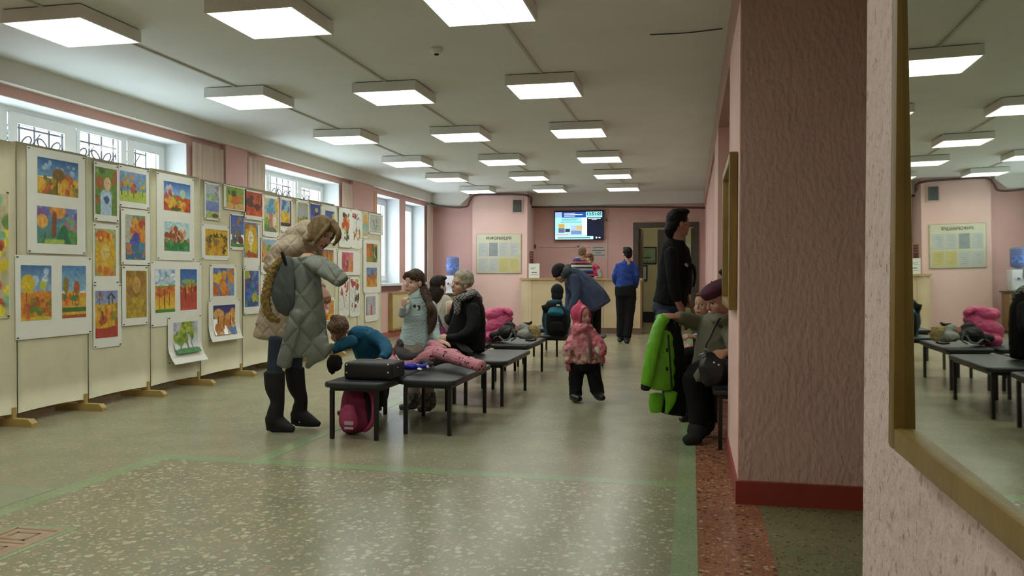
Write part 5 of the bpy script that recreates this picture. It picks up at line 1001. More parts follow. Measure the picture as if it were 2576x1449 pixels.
for L in ([[(1100, 957, 8.47, 9), (1090, 961, 8.48, 7), (1084, 962, 8.48, 5)]], [[(1118, 959, 8.43, 9), (1110, 963, 8.42, 7), (1104, 964, 8.42, 5)]]): garment(t, 'shoe', SHOEB, L, .006)
headgear(t, 'hair', HAIRD, h, lambda o, h: (hair_short(o, h), h.ell(o, (0, -.075, -.03), (.06, .04, .06)), o.limb([(1098, 735, 8.42, 20), (1096, 755, 8.40, 17), (1093, 772, 8.40, 10)]), o.limb([(1094, 745, 8.50, 12), (1092, 765, 8.52, 9), (1090, 785, 8.52, 5), (1090, 797, 8.52, 2)])), .005, fuzzy(.0016, 9, 120))
# seated woman in black -----------------------------------------------------------
t = person('seated woman in a black coat, knitted hat and patterned scarf', (-2.2, 7.6, .41))
h = Head(1158, 718, 7.58, (-.74, .02, .66), (.12, 1, 0), .97, '#c29a82', '#3a2c22')
coat = [(1166, 874, 7.60, 56, .62), (1173, 845, 7.60, 51, .62), (1180, 808, 7.60, 45, .62), (1181, 780, 7.60, 40, .65), (1176, 758, 7.60, 31, .7), (1166, 744, 7.60, 19, .9)]
aN = [(1190, 776, 7.50, 20), (1190, 818, 7.42, 18), (1165, 848, 7.36, 15), (1128, 852, 7.42, 12)]; aF = [(1158, 768, 7.80, 20), (1140, 808, 7.92, 17), (1128, 800, 8.05, 12)]
th1 = [(1165, 868, 7.58, 27), (1115, 866, 7.66, 24), (1080, 868, 7.70, 19)]; sh1 = [(1080, 870, 7.70, 18), (1084, 925, 7.72, 13), (1088, 972, 7.74, 10)]; th2 = [(1165, 868, 7.78, 27), (1120, 862, 7.90, 22)]; sh2 = [(1118, 866, 7.92, 17), (1128, 925, 7.9, 12), (1138, 970, 7.9, 10)]
body(t, [coat[1:], aN, aF, th1, sh1, th2, sh2], h, [hand(P(1126, 852, 7.43), dirc(-.9, .0, -.2), dirc(0, .5, .8), 1, .9, .7, skin='#c29a82'), hand(P(1129, 797, 8.06), dirc(.1, .9, 0), dirc(.7, 0, .6), 1, .9, .4, skin='#c29a82')], '#c29a82')
garment(t, 'coat', cloth('black_wool', '#09090a', .2), [coat, aN, aF], .01, 3, wrinkle(.006, 14, 15)); garment(t, 'trousers', CHAR, [th1, sh1, th2, sh2], .01, 3)
garment(t, 'skirt_hem', cloth('slate_grey_cloth', '#4a4c4e'), [[(1148, 862, 7.42, 4, .5), (1168, 878, 7.40, 10, .4), (1190, 888, 7.40, 3, .5)]], .006)
for L in ([[(1088, 976, 7.74, 9), (1076, 981, 7.74, 8), (1068, 983, 7.74, 5)]], [[(1138, 972, 7.9, 9), (1128, 978, 7.88, 8), (1120, 980, 7.88, 5)]]): garment(t, 'shoe', SHOEB, L, .006)
KNIT = M('oatmeal_knit', '#b5ad98', .9, .0, 26, .8, 110, col2='#857f70')
headgear(t, 'hat', KNIT, h, lambda o, h: (h.ell(o, (0, -.038, .072), (.090, .106, .082)), h.ell(o, (0, -.08, .045), (.08, .066, .075)), h.tube(o, [(0, -.04, .018), (0, -.022, .055)], [(.088, .098), (.091, .102)], 20, cap=.1)), .006, ribs(h, 30, .0025))
def _speck(co):
    v = np.sin(co[:, 0]*190+np.sin(co[:, 2]*120))*np.sin(co[:, 2]*210+co[:, 1]*90); return np.where((v > .15)[:, None], np.array(lin('#15161a')), np.array(lin('#8f8c8a')))
garment(t, 'scarf', PATT, [[(1146, 754, 7.50, 9), (1158, 752, 7.46, 10), (1178, 745, 7.50, 11), (1190, 737, 7.62, 10)], [(1150, 757, 7.48, 9), (1151, 775, 7.46, 10), (1148, 792, 7.46, 7)], [(1190, 738, 7.6, 12), (1204, 752, 7.66, 10), (1208, 768, 7.68, 6)]], .006, 2, wrinkle(.004, 40, 8, (1, 1, 1)), _speck)
# toddler in pink -----------------------------------------------------------------
t = person('toddler in a pink hood and patterned pink jacket standing alone', tuple(PZ(1473, 1008)))
h = Head(1464, 794, 7.48, (.62, -.05, .74), (-.05, 1, 0), .88, '#c69c8c', '#8a6a54', True)
jk = [(1466, 826, 7.5, 24, .95), (1469, 842, 7.5, 35, .85), (1470, 866, 7.5, 41, .8), (1471, 892, 7.5, 43, .8), (1472, 911, 7.5, 42, .8)]
aL = [(1441, 852, 7.46, 16), (1431, 884, 7.42, 16), (1429, 912, 7.4, 12)]; aR = [(1500, 852, 7.46, 15), (1511, 876, 7.42, 15), (1516, 893, 7.4, 11)]
pt = [(1470, 905, 7.5, 38, .8), (1470, 925, 7.5, 36, .8)]; l1 = [(1453, 922, 7.5, 21), (1448, 962, 7.5, 19), (1447, 994, 7.48, 18)]; l2 = [(1489, 918, 7.5, 21), (1497, 958, 7.5, 19), (1506, 990, 7.47, 16)]
body(t, [jk, aL, aR, pt, l1, l2], h, [hand(P(1429, 914, 7.4), dirc(.05, -1, 0), dirc(-.6, 0, .8), 1, .55, .6, skin='#b05a60'), hand(P(1517, 895, 7.4), dirc(.1, -1, 0), dirc(.6, 0, .8), -1, .55, .6, skin='#b05a60')], '#b98e7c')
def _pinkj(co):
    z = co[:, 2]; g = np.random.default_rng(5); c = np.tile(np.array(lin('#bf6a74')), (len(co), 1)); t0 = np.clip((.58-z)/.22, 0, 1)[:, None]; c = c*(1-t0)+np.array(lin('#a08a7c'))*t0
    q = co[g.integers(0, len(co), 330)]
    for k, p in enumerate(q):
        low = p[2] < .5; m = ((co-p)**2).sum(1) < g.uniform(.010, .026)**2
        c[m] = lin((['#a83440', '#d4c0b0', '#8a4448', '#c8aa9c', '#7a4c48', '#c84a5c'] if low else ['#c87a86', '#b04a58', '#cc8a94', '#a85260', '#d09aa0', '#b8606c'])[k % 6])
    return c
garment(t, 'jacket', PATT, [jk, aL, aR, [(1462, 826, 7.48, 29, .9), (1468, 836, 7.46, 30, .9)]], .0065, 2, wrinkle(.004, 34, 17, (1, 1, 1)), _pinkj, cap=.25, mods={0: puff(5, .05), 1: puff(4, .07), 2: puff(3, .07)})
garment(t, 'zip_placket', cloth('grey_placket', '#6a5650'), [[(1478, 838, 7.27, 4, .5), (1484, 870, 7.235, 5, .4), (1487, 908, 7.23, 5, .4)]], .005)
garment(t, 'trousers', cloth('black_snow_trousers', '#0c0c0c', .1, .1), [pt, l1, l2], .008, 3, wrinkle(.006, 22, 18)); 
for L in ([[(1446, 997, 7.47, 15), (1450, 1000, 7.42, 12), (1458, 1002, 7.36, 8)]], [[(1505, 992, 7.46, 14), (1510, 997, 7.4, 12), (1516, 1000, 7.34, 8)]]): garment(t, 'boot', SHOEB, L, .006)
headgear(t, 'hood', cloth('coral_knit', '#c04a66', .1, .4, 120), h, lambda o, h: (h.ell(o, (0, -.034, .022), (.098, .100, .108)), h.tube(o, [(0, -.035, .09), (-.012, -.05, .14), (-.02, -.055, .165)], [.05, .022, .008]), h.tube(o, [(0, -.02, -.05), (0, -.02, -.12)], [(.082, .085), (.085, .085)]),
    [h.tube(o, [(.088*math.cos(a)*.82, .045, -.008+.098*math.sin(a)) for a in [math.radians(q) for q in range(0, 361, 24)]], [.016]*16, 8, 2)]), .006, ribs(h, 24, .0012))
# bending woman in blue coat --------------------------------------------------------
t = person('woman in a slate blue coat and black hat bending down over the boy', tuple(PZ(1490, 906)))
h = Head(1409, 692, 11.15, (-.72, -.66, .15), (-.66, .74, 0), .97, '#a87c68', '#2a2018')
coat = [(1424, 684, 11.2, 13), (1440, 697, 11.2, 26, .8), (1464, 724, 11.2, 36, .75), (1488, 754, 11.2, 42, .75), (1502, 778, 11.2, 41, .75)]
aN = [(1442, 700, 11.02, 14), (1449, 742, 10.95, 12), (1437, 775, 10.86, 10), (1429, 790, 10.8, 8)]; aF = [(1432, 704, 11.36, 13), (1434, 745, 11.36, 11), (1424, 785, 11.2, 8)]; l1 = [(1495, 775, 11.3, 18), (1499, 840, 11.3, 13), (1503, 893, 11.3, 9)]; l2 = [(1478, 785, 11.1, 17), (1478, 840, 11.1, 12), (1478, 897, 11.1, 9)]
body(t, [coat, aN, aF, l1, l2], h, [hand(P(1428, 792, 10.79), dirc(-.4, -.8, 0), dirc(0, .2, .9), 1, .9, .6, skin='#a87c68'), hand(P(1423, 787, 11.2), dirc(-.4, -.8, 0), dirc(0, .2, .9), 1, .9, .6, skin='#a87c68')], '#a87c68', voxel=.02)
garment(t, 'coat', cloth('slate_blue_coating', '#39455c', .12, .15), [coat, aN, aF], .011, 3, wrinkle(.007, 15, 20), cap=.15); garment(t, 'trousers', BLACKC, [l1, l2], .011)
for L in ([[(1503, 897, 11.3, 8), (1497, 901, 11.26, 7), (1490, 903, 11.22, 5)]], [[(1478, 901, 11.1, 8), (1471, 905, 11.06, 7), (1464, 907, 11.02, 5)]]): garment(t, 'shoe', SHOEB, L, .008)
headgear(t, 'hat', M('black_felt', '#0f0f10', .9, .15), h, lambda o, h: (h.ell(o, (0, -.024, .048), (.098, .116, .102)), h.ell(o, (0, -.06, -.03), (.085, .07, .08)), h.tube(o, [(0, -.015, .02), (0, -.015, .05)], [(.098, .112), (.1, .114)], 20, cap=.12)), .008)
garment(t, 'scarf', cloth('grey_scarf', '#3f4648', .3), [[(1418, 700, 11.0, 8), (1424, 684, 10.98, 9), (1430, 672, 11.1, 8)]], .008)
# boy with the backpack (seen from behind) ------------------------------------------
t = person('boy in a navy hat with a dark backpack sitting with his back turned', (-1.83, 10.36, .41))
h = Head(1402, 738, 10.42, (.1, -.05, -1), (0, 1, 0), .88, '#b98e7c', '#2a2018', True)
jk = [(1401, 762, 10.4, 14), (1399, 774, 10.4, 27, .8), (1399, 805, 10.4, 29, .8), (1400, 842, 10.4, 30, .8)]; aL = [(1374, 780, 10.4, 9), (1372, 812, 10.44, 9), (1382, 835, 10.55, 7)]; aR = [(1424, 780, 10.4, 9), (1428, 812, 10.44, 9), (1420, 835, 10.55, 7)]
th1 = [(1390, 836, 10.42, 13), (1391, 828, 10.78, 11)]; sh1 = [(1391, 828, 10.78, 10), (1392, 828, 10.95, 8), (1392, 830, 11.08, 7)]; th2 = [(1410, 836, 10.42, 13), (1411, 828, 10.78, 11)]; sh2 = [(1411, 828, 10.78, 10), (1412, 828, 10.95, 8), (1412, 830, 11.08, 7)]
body(t, [jk, aL, aR, th1, sh1, th2, sh2], h, [hand(P(1383, 836, 10.57), dirc(.3, -.3, -.8), dirc(0, .8, 0), -1, .65, .5), hand(P(1419, 836, 10.57), dirc(-.3, -.3, -.8), dirc(0, .8, 0), 1, .65, .5)], '#b98e7c', voxel=.02)
garment(t, 'jacket', cloth('dark_teal_shell', '#1d4452', .2), [jk, aL, aR, [(1382, 764, 10.3, 14, .6), (1400, 762, 10.28, 15, .7), (1412, 764, 10.3, 10, .7)]], .01, 3, wrinkle(.005, 20, 21)); garment(t, 'hood_flap', BLACKC, [[(1398, 766, 10.24, 7), (1378, 771, 10.2, 12, .5), (1362, 770, 10.2, 3, .5)], [(1366, 774, 10.2, 4, .5), (1374, 786, 10.2, 7, .4)]], .007)
garment(t, 'trousers', CHAR, [th1, sh1, th2, sh2], .01)
for L in ([[(1392, 832, 11.1, 8), (1392, 822, 11.14, 7)]], [[(1412, 832, 11.1, 8), (1412, 822, 11.14, 7)]]): garment(t, 'shoe', SHOEB, L, .008)
headgear(t, 'hat', cloth('navy_knit', '#10131f', .15, .4, 120), h, lambda o, h: (h.ell(o, (0, -.014, .035), (.094, .108, .105)), h.ell(o, (0, -.05, -.04), (.085, .07, .085))), .007)
bp = thing('backpack', 'black and teal school backpack on the seated boy\'s back', 'backpack', tuple(P(1400, 843, 10.2)))
garment(bp, 'main_bag', cloth('black_nylon', '#0b0c0e', .15, .1), [[(1401, 776, 10.130, 20, .55), (1401, 795, 10.090, 27, .55), (1401, 825, 10.090, 28, .5), (1400, 842, 10.110, 23, .5)]], .009); garment(bp, 'teal_yoke', cloth('teal_nylon', '#22647a'), [[(1399, 779, 10.060, 18, .5), (1398, 790, 10.005, 22, .4)]], .008); garment(bp, 'front_pocket', MATS['black_nylon'], [[(1401, 812, 9.980, 18, .35), (1401, 832, 9.980, 18, .35)]], .008); garment(bp, 'reflector', METAL_W, [[(1400, 768, 10.000, 5, .3), (1408, 768, 10.000, 5, .3)]], .004, 1)
# woman in blue sweater ---------------------------------------------------------------
t = person('woman in a royal blue sweater and black trousers standing at the counter', tuple(PZ(1570, 861)))
h = Head(1578, 641, 14.3, (-.25, -.05, -.96), (0, 1, 0), .98, '#b08670', '#1c1814')
sw = [(1577, 657, 14.3, 9), (1577, 664, 14.3, 20, .6), (1575, 685, 14.3, 23, .62), (1573, 708, 14.3, 22, .7), (1572, 726, 14.3, 25, .72)]; aL = [(1556, 669, 14.3, 8), (1547, 702, 14.3, 8), (1556, 720, 14.46, 6), (1564, 712, 14.56, 5)]; aR = [(1596, 669, 14.3, 8), (1602, 700, 14.3, 7), (1599, 724, 14.45, 6)]
hp = [(1573, 722, 14.3, 26, .75), (1574, 745, 14.3, 27, .75)]; l1 = [(1562, 748, 14.3, 14), (1562, 800, 14.3, 12), (1561, 848, 14.28, 11)]; l2 = [(1587, 748, 14.3, 14), (1583, 800, 14.3, 12), (1578, 850, 14.24, 10)]
body(t, [sw, aL, aR, hp, l1, l2], h, [hand(P(1565, 712, 14.57), dirc(.7, 0, -.2), dirc(0, .5, .8), 1, .9, .6, skin='#b08670'), hand(P(1598, 727, 14.46), dirc(-.2, -.9, 0), dirc(.8, 0, 0), 1, .9, .6, skin='#b08670')], '#b08670', voxel=.02)
garment(t, 'sweater', cloth('royal_blue_knit', '#24408a', .1, .2), [sw, aL, aR], .011, 3, wrinkle(.004, 22, 22, (1, 1, 1.6)), cap=.2); garment(t, 'collar', BLACKC, [[(1577, 655, 14.3, 8), (1577, 660, 14.3, 10)]], .008); garment(t, 'trousers', BLACKC, [hp, l1, l2], .012, 3, wrinkle(.004, 18, 23))
for L in ([[(1562, 853, 14.3, 9), (1560, 856, 14.2, 8), (1559, 859, 14.1, 5)]], [[(1578, 855, 14.25, 9), (1577, 859, 14.12, 8), (1577, 862, 14.02, 5)]]): garment(t, 'shoe', SHOEB, L, .009)
headgear(t, 'hair', HAIRK, h, hair_short, .008, fuzzy(.003, 3, 60))
tag(box('sheet_of_paper', *(lambda p, q: (p.x, q.x, 14.62, 14.63, q.z, p.z))(P(1542, 689, 14.62), P(1566, 711, 14.62)), PAPER, origin=P(1549, 713, 14.62)), 'white sheet held in front of her by the woman in blue', 'paper')
# man in striped sweater ------------------------------------------------------------------
t = person('short-haired man in a striped sweater standing at the counter', tuple(PZ(1462, 848)))
h = Head(1465, 641, 15.75, (.4, -.1, -.9), (0, 1, 0), 1.0, '#a87c60', '#3a2c20')
sw = [(1463, 654, 15.75, 9), (1461, 662, 15.75, 21, .65), (1460, 690, 15.75, 25, .65), (1460, 730, 15.75, 25, .65)]; aL = [(1440, 672, 15.75, 8), (1434, 705, 15.8, 7), (1444, 718, 16.0, 5)]; aR = [(1482, 672, 15.75, 8), (1488, 705, 15.8, 7), (1484, 704, 16.05, 5)]; l1 = [(1452, 730, 15.75, 13), (1452, 790, 15.75, 11), (1452, 838, 15.75, 8)]; l2 = [(1470, 730, 15.75, 13), (1470, 790, 15.75, 11), (1470, 838, 15.75, 8)]
body(t, [sw, aL, aR, l1, l2], h, [hand(P(1446, 717, 16.02), dirc(.5, .2, -.6), dirc(0, .8, .2), -1, .95, .5), hand(P(1483, 703, 16.07), dirc(-.5, .2, -.6), dirc(0, .8, .2), 1, .95, .5)], '#a87c60', voxel=.02)
def _strp(co):
    k = np.floor((co[:, 2]-.3)/.034).astype(int) % 7; pal = np.array([lin(c) for c in ('#1c1c24', '#c0bcae', '#1c1c24', '#b84a58', '#1c2450', '#2c3a8c', '#98a4a0')]); return pal[k]
garment(t, 'sweater', PATT, [sw, aL, aR], .0095, 3, None, _strp); garment(t, 'trousers', CHAR, [l1, l2, [(1460, 725, 15.75, 24, .7), (1460, 745, 15.75, 24, .7)]], .012)
for L in ([[(1452, 842, 15.75, 8), (1452, 841, 15.95, 6)]], [[(1470, 842, 15.75, 8), (1470, 841, 15.95, 6)]]): garment(t, 'shoe', SHOEB, L, .01)
headgear(t, 'hair', HAIRG, h, lambda o, h: (h.ell(o, (0, -.022, .042), (.080, .094, .086)), h.ell(o, (0, -.06, 0), (.066, .04, .06))), .007, fuzzy(.0015, 3, 90))
# receptionist ----------------------------------------------------------------------------------
t = person('receptionist in a bright pink vest leaning behind the counter', tuple(PZ(1492, 834)))
h = Head(1483, 656, 17.02, (-.55, -.4, .7), (-.1, .95, .2), .95, '#c39c82', '#6a5038')
vs_ = [(1490, 671, 17.08, 10), (1492, 680, 17.1, 18, .7), (1493, 700, 17.12, 19, .7), (1494, 730, 17.15, 20, .7)]; aL = [(1506, 682, 17.06, 7), (1510, 700, 17.0, 6), (1496, 703, 16.86, 5)]; aR = [(1478, 682, 17.08, 7), (1473, 702, 17.0, 6), (1484, 705, 16.86, 5)]; l1 = [(1488, 730, 17.15, 12), (1488, 780, 17.15, 10), (1488, 826, 17.15, 8)]; l2 = [(1500, 730, 17.15, 12), (1500, 780, 17.15, 10), (1500, 826, 17.15, 8)]
body(t, [vs_, aL, aR, l1, l2], h, [hand(P(1494, 703, 16.85), dirc(-.8, 0, .3), dirc(0, .9, .2), -1, .85, .4, skin='#c39c82'), hand(P(1486, 705, 16.85), dirc(.8, 0, .3), dirc(0, .9, .2), 1, .85, .4, skin='#c39c82')], '#c39c82', voxel=.02)
garment(t, 'blouse', M('floral_blouse', '#b0a894', .8, .0, 60, .1, col2='#6a7464'), [aL, aR, [(1489, 672, 17.05, 11), (1491, 678, 17.06, 14)]], .008); garment(t, 'vest', cloth('hot_pink_fleece', '#d02c64', .1), [vs_, [(1484, 676, 17.0, 6), (1496, 674, 17.0, 7)]], .009); garment(t, 'trousers', CHAR, [l1, l2], .012)
for L in ([[(1488, 829, 17.15, 8), (1488, 832, 17.0, 6)]], [[(1500, 829, 17.15, 8), (1500, 832, 17.0, 6)]]): garment(t, 'shoe', SHOEB, L, .01)
headgear(t, 'hair', HAIRL, h, lambda o, h: (hair_short(o, h), h.ell(o, (.055, -.01, .02), (.035, .06, .06)), h.ell(o, (-.055, -.01, .02), (.035, .06, .06))), .007, fuzzy(.003, 4, 60))
# standing figure in black ---------------------------------------------------------------------------
t = person('tall dark-haired person in a black shirt and jeans facing right', tuple(PZ(1684, 1032)))
h = Head(1708, 560, 7.2, (.96, .02, -.22), (0, 1, 0), .98, '#9a7058', '#1a1410')
sh = [(1702, 600, 7.2, 20, .9), (1698, 620, 7.2, 36, .8), (1698, 655, 7.2, 42, .75), (1697, 695, 7.2, 43, .72), (1690, 735, 7.2, 42, .75), (1682, 765, 7.2, 43, .78)]; aN = [(1688, 632, 7.02, 20), (1692, 695, 6.96, 17), (1700, 740, 6.98, 14), (1704, 755, 6.99, 12)]; fN = [(1702, 745, 6.99, 17), (1713, 772, 7.0, 14), (1718, 788, 7.0, 12)]; aF = [(1712, 632, 7.38, 18), (1728, 685, 7.4, 15), (1726, 735, 7.34, 12)]; fF = [(1726, 730, 7.34, 13), (1732, 768, 7.25, 10)]
hp = [(1686, 756, 7.2, 38, .78), (1678, 785, 7.2, 40, .8)]; l1 = [(1672, 795, 7.1, 26), (1676, 880, 7.1, 21), (1679, 960, 7.1, 16), (1680, 1015, 7.1, 13)]; l2 = [(1688, 795, 7.3, 26), (1694, 880, 7.3, 20), (1696, 955, 7.3, 15), (1697, 1008, 7.3, 12)]
body(t, [sh, aN+fN[1:], aF+fF[1:], hp, l1, l2], h, [hand(P(1718, 789, 7.0), dirc(.4, -.85, 0), dirc(.3, 0, .9), 1, .95, .5, skin='#8f664e'), hand(P(1731, 766, 7.25), dirc(.9, -.3, .1), dirc(0, .9, .3), -1, .95, .4, skin='#8f664e')], '#8f664e', shrink=.7, voxel=.012)
garment(t, 'shirt', cloth('black_shirting', '#0a0a0c', .15), [sh, aN, aF], .009, 3, wrinkle(.005, 18, 26), cap=.2); garment(t, 'jeans', cloth('dark_denim', '#2b3644', .2, .3, 400), [hp, l1, l2], .01, 3, wrinkle(.003, 24, 27))
garment(t, 'shirt_print', M('pale_print', '#8a8a88', .7, .3, 90), [[(1724, 661, 7.03, 4, .5), (1730, 668, 7.03, 4, .5)]], .004, 1); garment(t, 'bag_strap', BLACKC, [[(1735, 660, 7.1, 5, .6), (1745, 672, 7.1, 5, .6), (1748, 695, 7.12, 4, .6), (1744, 720, 7.15, 3, .6)]], .006)
for L in ([[(1680, 1022, 7.08, 12), (1692, 1028, 7.05, 10), (1704, 1031, 7.02, 7)]], [[(1697, 1014, 7.28, 12), (1708, 1018, 7.26, 10), (1718, 1020, 7.24, 7)]]): garment(t, 'shoe', SHOEB, L, .007)
headgear(t, 'hair', HAIRK, h, lambda o, h: (hair_short(o, h), h.ell(o, (0, -.08, -.03), (.06, .045, .07)), h.tube(o, [(0, -.09, -.05), (0, -.085, -.10), (0, -.075, -.13)], [.05, .035, .012])), .006, fuzzy(.002, 7, 80))
# boy on the niche bench --------------------------------------------------------------------------------
t = person('fair boy in a dark jacket sitting beside the grandmother', (.2, 6.9, .41))
h = Head(1768, 768, 6.82, (-.68, .02, .73), (0, 1, 0), .88, '#b98f78', '#6a5034', True)
jk = [(1776, 800, 6.88, 16), (1776, 815, 6.88, 31, .75), (1776, 850, 6.88, 34, .75), (1780, 890, 6.88, 34, .8)]; aN = [(1757, 822, 6.72, 14), (1758, 852, 6.62, 13), (1748, 848, 6.5, 10)]; aF = [(1790, 820, 7.02, 14), (1778, 860, 7.02, 12), (1752, 868, 6.9, 9)]
th1 = [(1782, 884, 6.82, 21), (1745, 886, 6.74, 18), (1722, 890, 6.7, 16)]; sg1 = [(1721, 892, 6.7, 16), (1724, 970, 6.7, 12), (1728, 1040, 6.68, 11)]; th2 = [(1782, 884, 6.98, 21), (1748, 884, 6.96, 18), (1732, 886, 6.95, 16)]; sg2 = [(1731, 888, 6.95, 15), (1733, 960, 6.95, 12), (1736, 1025, 6.95, 11)]
body(t, [jk, aN, aF, th1, sg1, th2, sg2], h, [hand(P(1747, 848, 6.49), dirc(-.8, .15, .2), dirc(-.1, .8, .4), 1, .72, .7, skin='#b98f78'), hand(P(1751, 868, 6.89), dirc(-.8, 0, .2), dirc(0, .8, .4), 1, .72, .7, skin='#b98f78')], '#b98f78')
garment(t, 'jacket', cloth('dark_green_grey_shell', '#24292a', .15), [jk, aN, aF], .009, 3, wrinkle(.005, 20, 30)); garment(t, 'shirt_collar', cloth('white_shirting', '#b4b0a0'), [[(1764, 798, 6.76, 5), (1772, 806, 6.72, 7), (1780, 800, 6.78, 5)]], .005); garment(t, 'shirt_cuff', MATS['white_shirting'], [[(1750, 846, 6.51, 10), (1753, 848, 6.54, 11)]], .005)
garment(t, 'trousers', BLACKC, [th1, sg1, th2, sg2], .01)
for L in ([[(1729, 1046, 6.66, 12), (1720, 1052, 6.64, 10), (1712, 1056, 6.62, 7)]], [[(1737, 1030, 6.95, 11), (1728, 1036, 6.93, 10), (1720, 1039, 6.92, 7)]]): garment(t, 'shoe', SHOEB, L, .007)
headgear(t, 'hair', HAIRG, h, lambda o, h: (h.ell(o, (0, -.024, .042), (.081, .096, .088)), h.ell(o, (0, .03, .098), (.05, .05, .02))), .006, fuzzy(.0015, 3, 90))
# grandmother -------------------------------------------------------------------------------------------
t = person('grandmother in a plum beret and grey-green jacket holding up a green coat', (.3, 5.95, .41))
h = Head(1806, 757, 5.95, (-.80, -.42, .30), (-.3, .95, 0), .98, '#b0826c', '#6a6058')
jk = [(1818, 796, 6.0, 26, .9), (1812, 812, 6.0, 44, .8), (1808, 850, 6.0, 56, .78), (1805, 895, 6.0, 62, .78), (1800, 935, 6.0, 64, .75)]; aF = [(1790, 814, 6.08, 26), (1750, 812, 6.02, 23), (1712, 800, 5.9, 19), (1702, 797, 5.87, 16)]; aN = [(1838, 835, 5.86, 27), (1852, 885, 5.74, 23), (1832, 892, 5.66, 17), (1826, 888, 5.64, 15)]
th1 = [(1800, 935, 5.9, 44, .8), (1765, 942, 5.86, 38), (1745, 950, 5.83, 33)]; sg1 = [(1746, 952, 5.83, 33), (1752, 1010, 5.82, 28), (1756, 1075, 5.8, 24)]; th2 = [(1800, 935, 6.1, 40, .8), (1768, 940, 6.12, 36)]; sg2 = [(1765, 945, 6.12, 32), (1772, 1000, 6.1, 27), (1778, 1062, 6.08, 23)]
body(t, [jk, aF, aN, th1, sg1, th2, sg2], h, [hand(P(1701, 797, 5.86), dirc(-.95, .05, .1), dirc(0, .9, .35), 1, 1.0, .7, skin='#a87a62'), hand(P(1827, 888, 5.63), dirc(-.85, -.25, .3), dirc(-.1, .75, .65), 1, 1.0, .6, .15, skin='#b0826c')], '#b0826c')
garment(t, 'jacket', cloth('grey_green_jacket', '#6f6d5c', .1, .12), [jk, aF, aN, [(1800, 800, 5.92, 14), (1815, 806, 5.84, 18), (1832, 800, 5.9, 14)], [(1800, 930, 5.8, 40, .5), (1765, 945, 5.78, 22, .5), (1748, 955, 5.76, 10, .5)]], .01, 3, wrinkle(.006, 16, 31), cap=.25)
garment(t, 'trousers', BLACKC, [th1, sg1, th2, sg2], .012, 3, wrinkle(.004, 16, 32))
for L in ([[(1756, 1078, 5.79, 26), (1750, 1095, 5.77, 24)], [(1754, 1100, 5.76, 19), (1736, 1106, 5.74, 16), (1722, 1111, 5.72, 11)]], [[(1778, 1062, 6.08, 23), (1775, 1078, 6.06, 21)], [(1776, 1080, 6.06, 18), (1760, 1086, 6.04, 15), (1748, 1090, 6.03, 10)]]): garment(t, 'boot', BOOTB, L, .008)
headgear(t, 'beret', cloth('plum_felt', '#4c2434', .12, .1), h, lambda o, h: (h.ell(o, (0, -.03, .085), (.114, .132, .05)), h.tube(o, [(0, -.02, .04), (0, -.02, .07)], [(.09, .108), (.1, .115)], 20, cap=.12), h.tube(o, [(0, -.02, .13), (0, -.02, .146)], [.008, .005])), .006)
headgear(t, 'hair', M('grey_hair', '#5a544c', .6, .3, 40), h, lambda o, h: h.ell(o, (0, -.035, .015), (.082, .085, .075)), .006, fuzzy(.002, 3, 90))
# person further back in the niche --------------------------------------------------------------------------
t = person('dark-haired person mostly hidden behind the gold-framed mirror', (.42, 7.5, .41))
h = Head(1836, 706, 7.6, (-.85, -.1, .3), (0, 1, 0), .97, '#a07860', '#1a1410')
jk = [(1838, 738, 7.6, 20), (1840, 755, 7.6, 42, .8), (1842, 800, 7.6, 46, .8), (1842, 868, 7.6, 46, .8)]; th1 = [(1842, 862, 7.5, 24), (1790, 862, 7.5, 20)]; sg1 = [(1788, 866, 7.5, 18), (1788, 940, 7.5, 14), (1788, 1000, 7.5, 11)]; th2 = [(1842, 862, 7.7, 24), (1792, 862, 7.7, 20)]; sg2 = [(1790, 866, 7.7, 18), (1790, 940, 7.7, 14), (1790, 990, 7.7, 11)]; aN = [(1830, 765, 7.42, 17), (1822, 815, 7.4, 15), (1800, 845, 7.45, 11)]; aF = [(1846, 765, 7.78, 17), (1836, 815, 7.8, 15), (1806, 845, 7.75, 11)]
body(t, [jk, aN, aF, th1, sg1, th2, sg2], h, [hand(P(1799, 847, 7.45), dirc(-.7, -.5, 0), dirc(0, .7, .5), 1, .95, .5), hand(P(1805, 847, 7.75), dirc(-.7, -.5, 0), dirc(0, .7, .5), 1, .95, .5)], '#a07860')
garment(t, 'jacket', CHAR, [jk, aN, aF], .012); garment(t, 'trousers', BLACKC, [th1, sg1, th2, sg2], .012)
for L in ([[(1788, 1005, 7.5, 11), (1776, 1010, 7.48, 9), (1766, 1012, 7.47, 6)]], [[(1790, 995, 7.7, 11), (1778, 1000, 7.68, 9), (1768, 1002, 7.67, 6)]]): garment(t, 'shoe', SHOEB, L, .009)
headgear(t, 'hair', HAIRK, h, hair_short, .007)
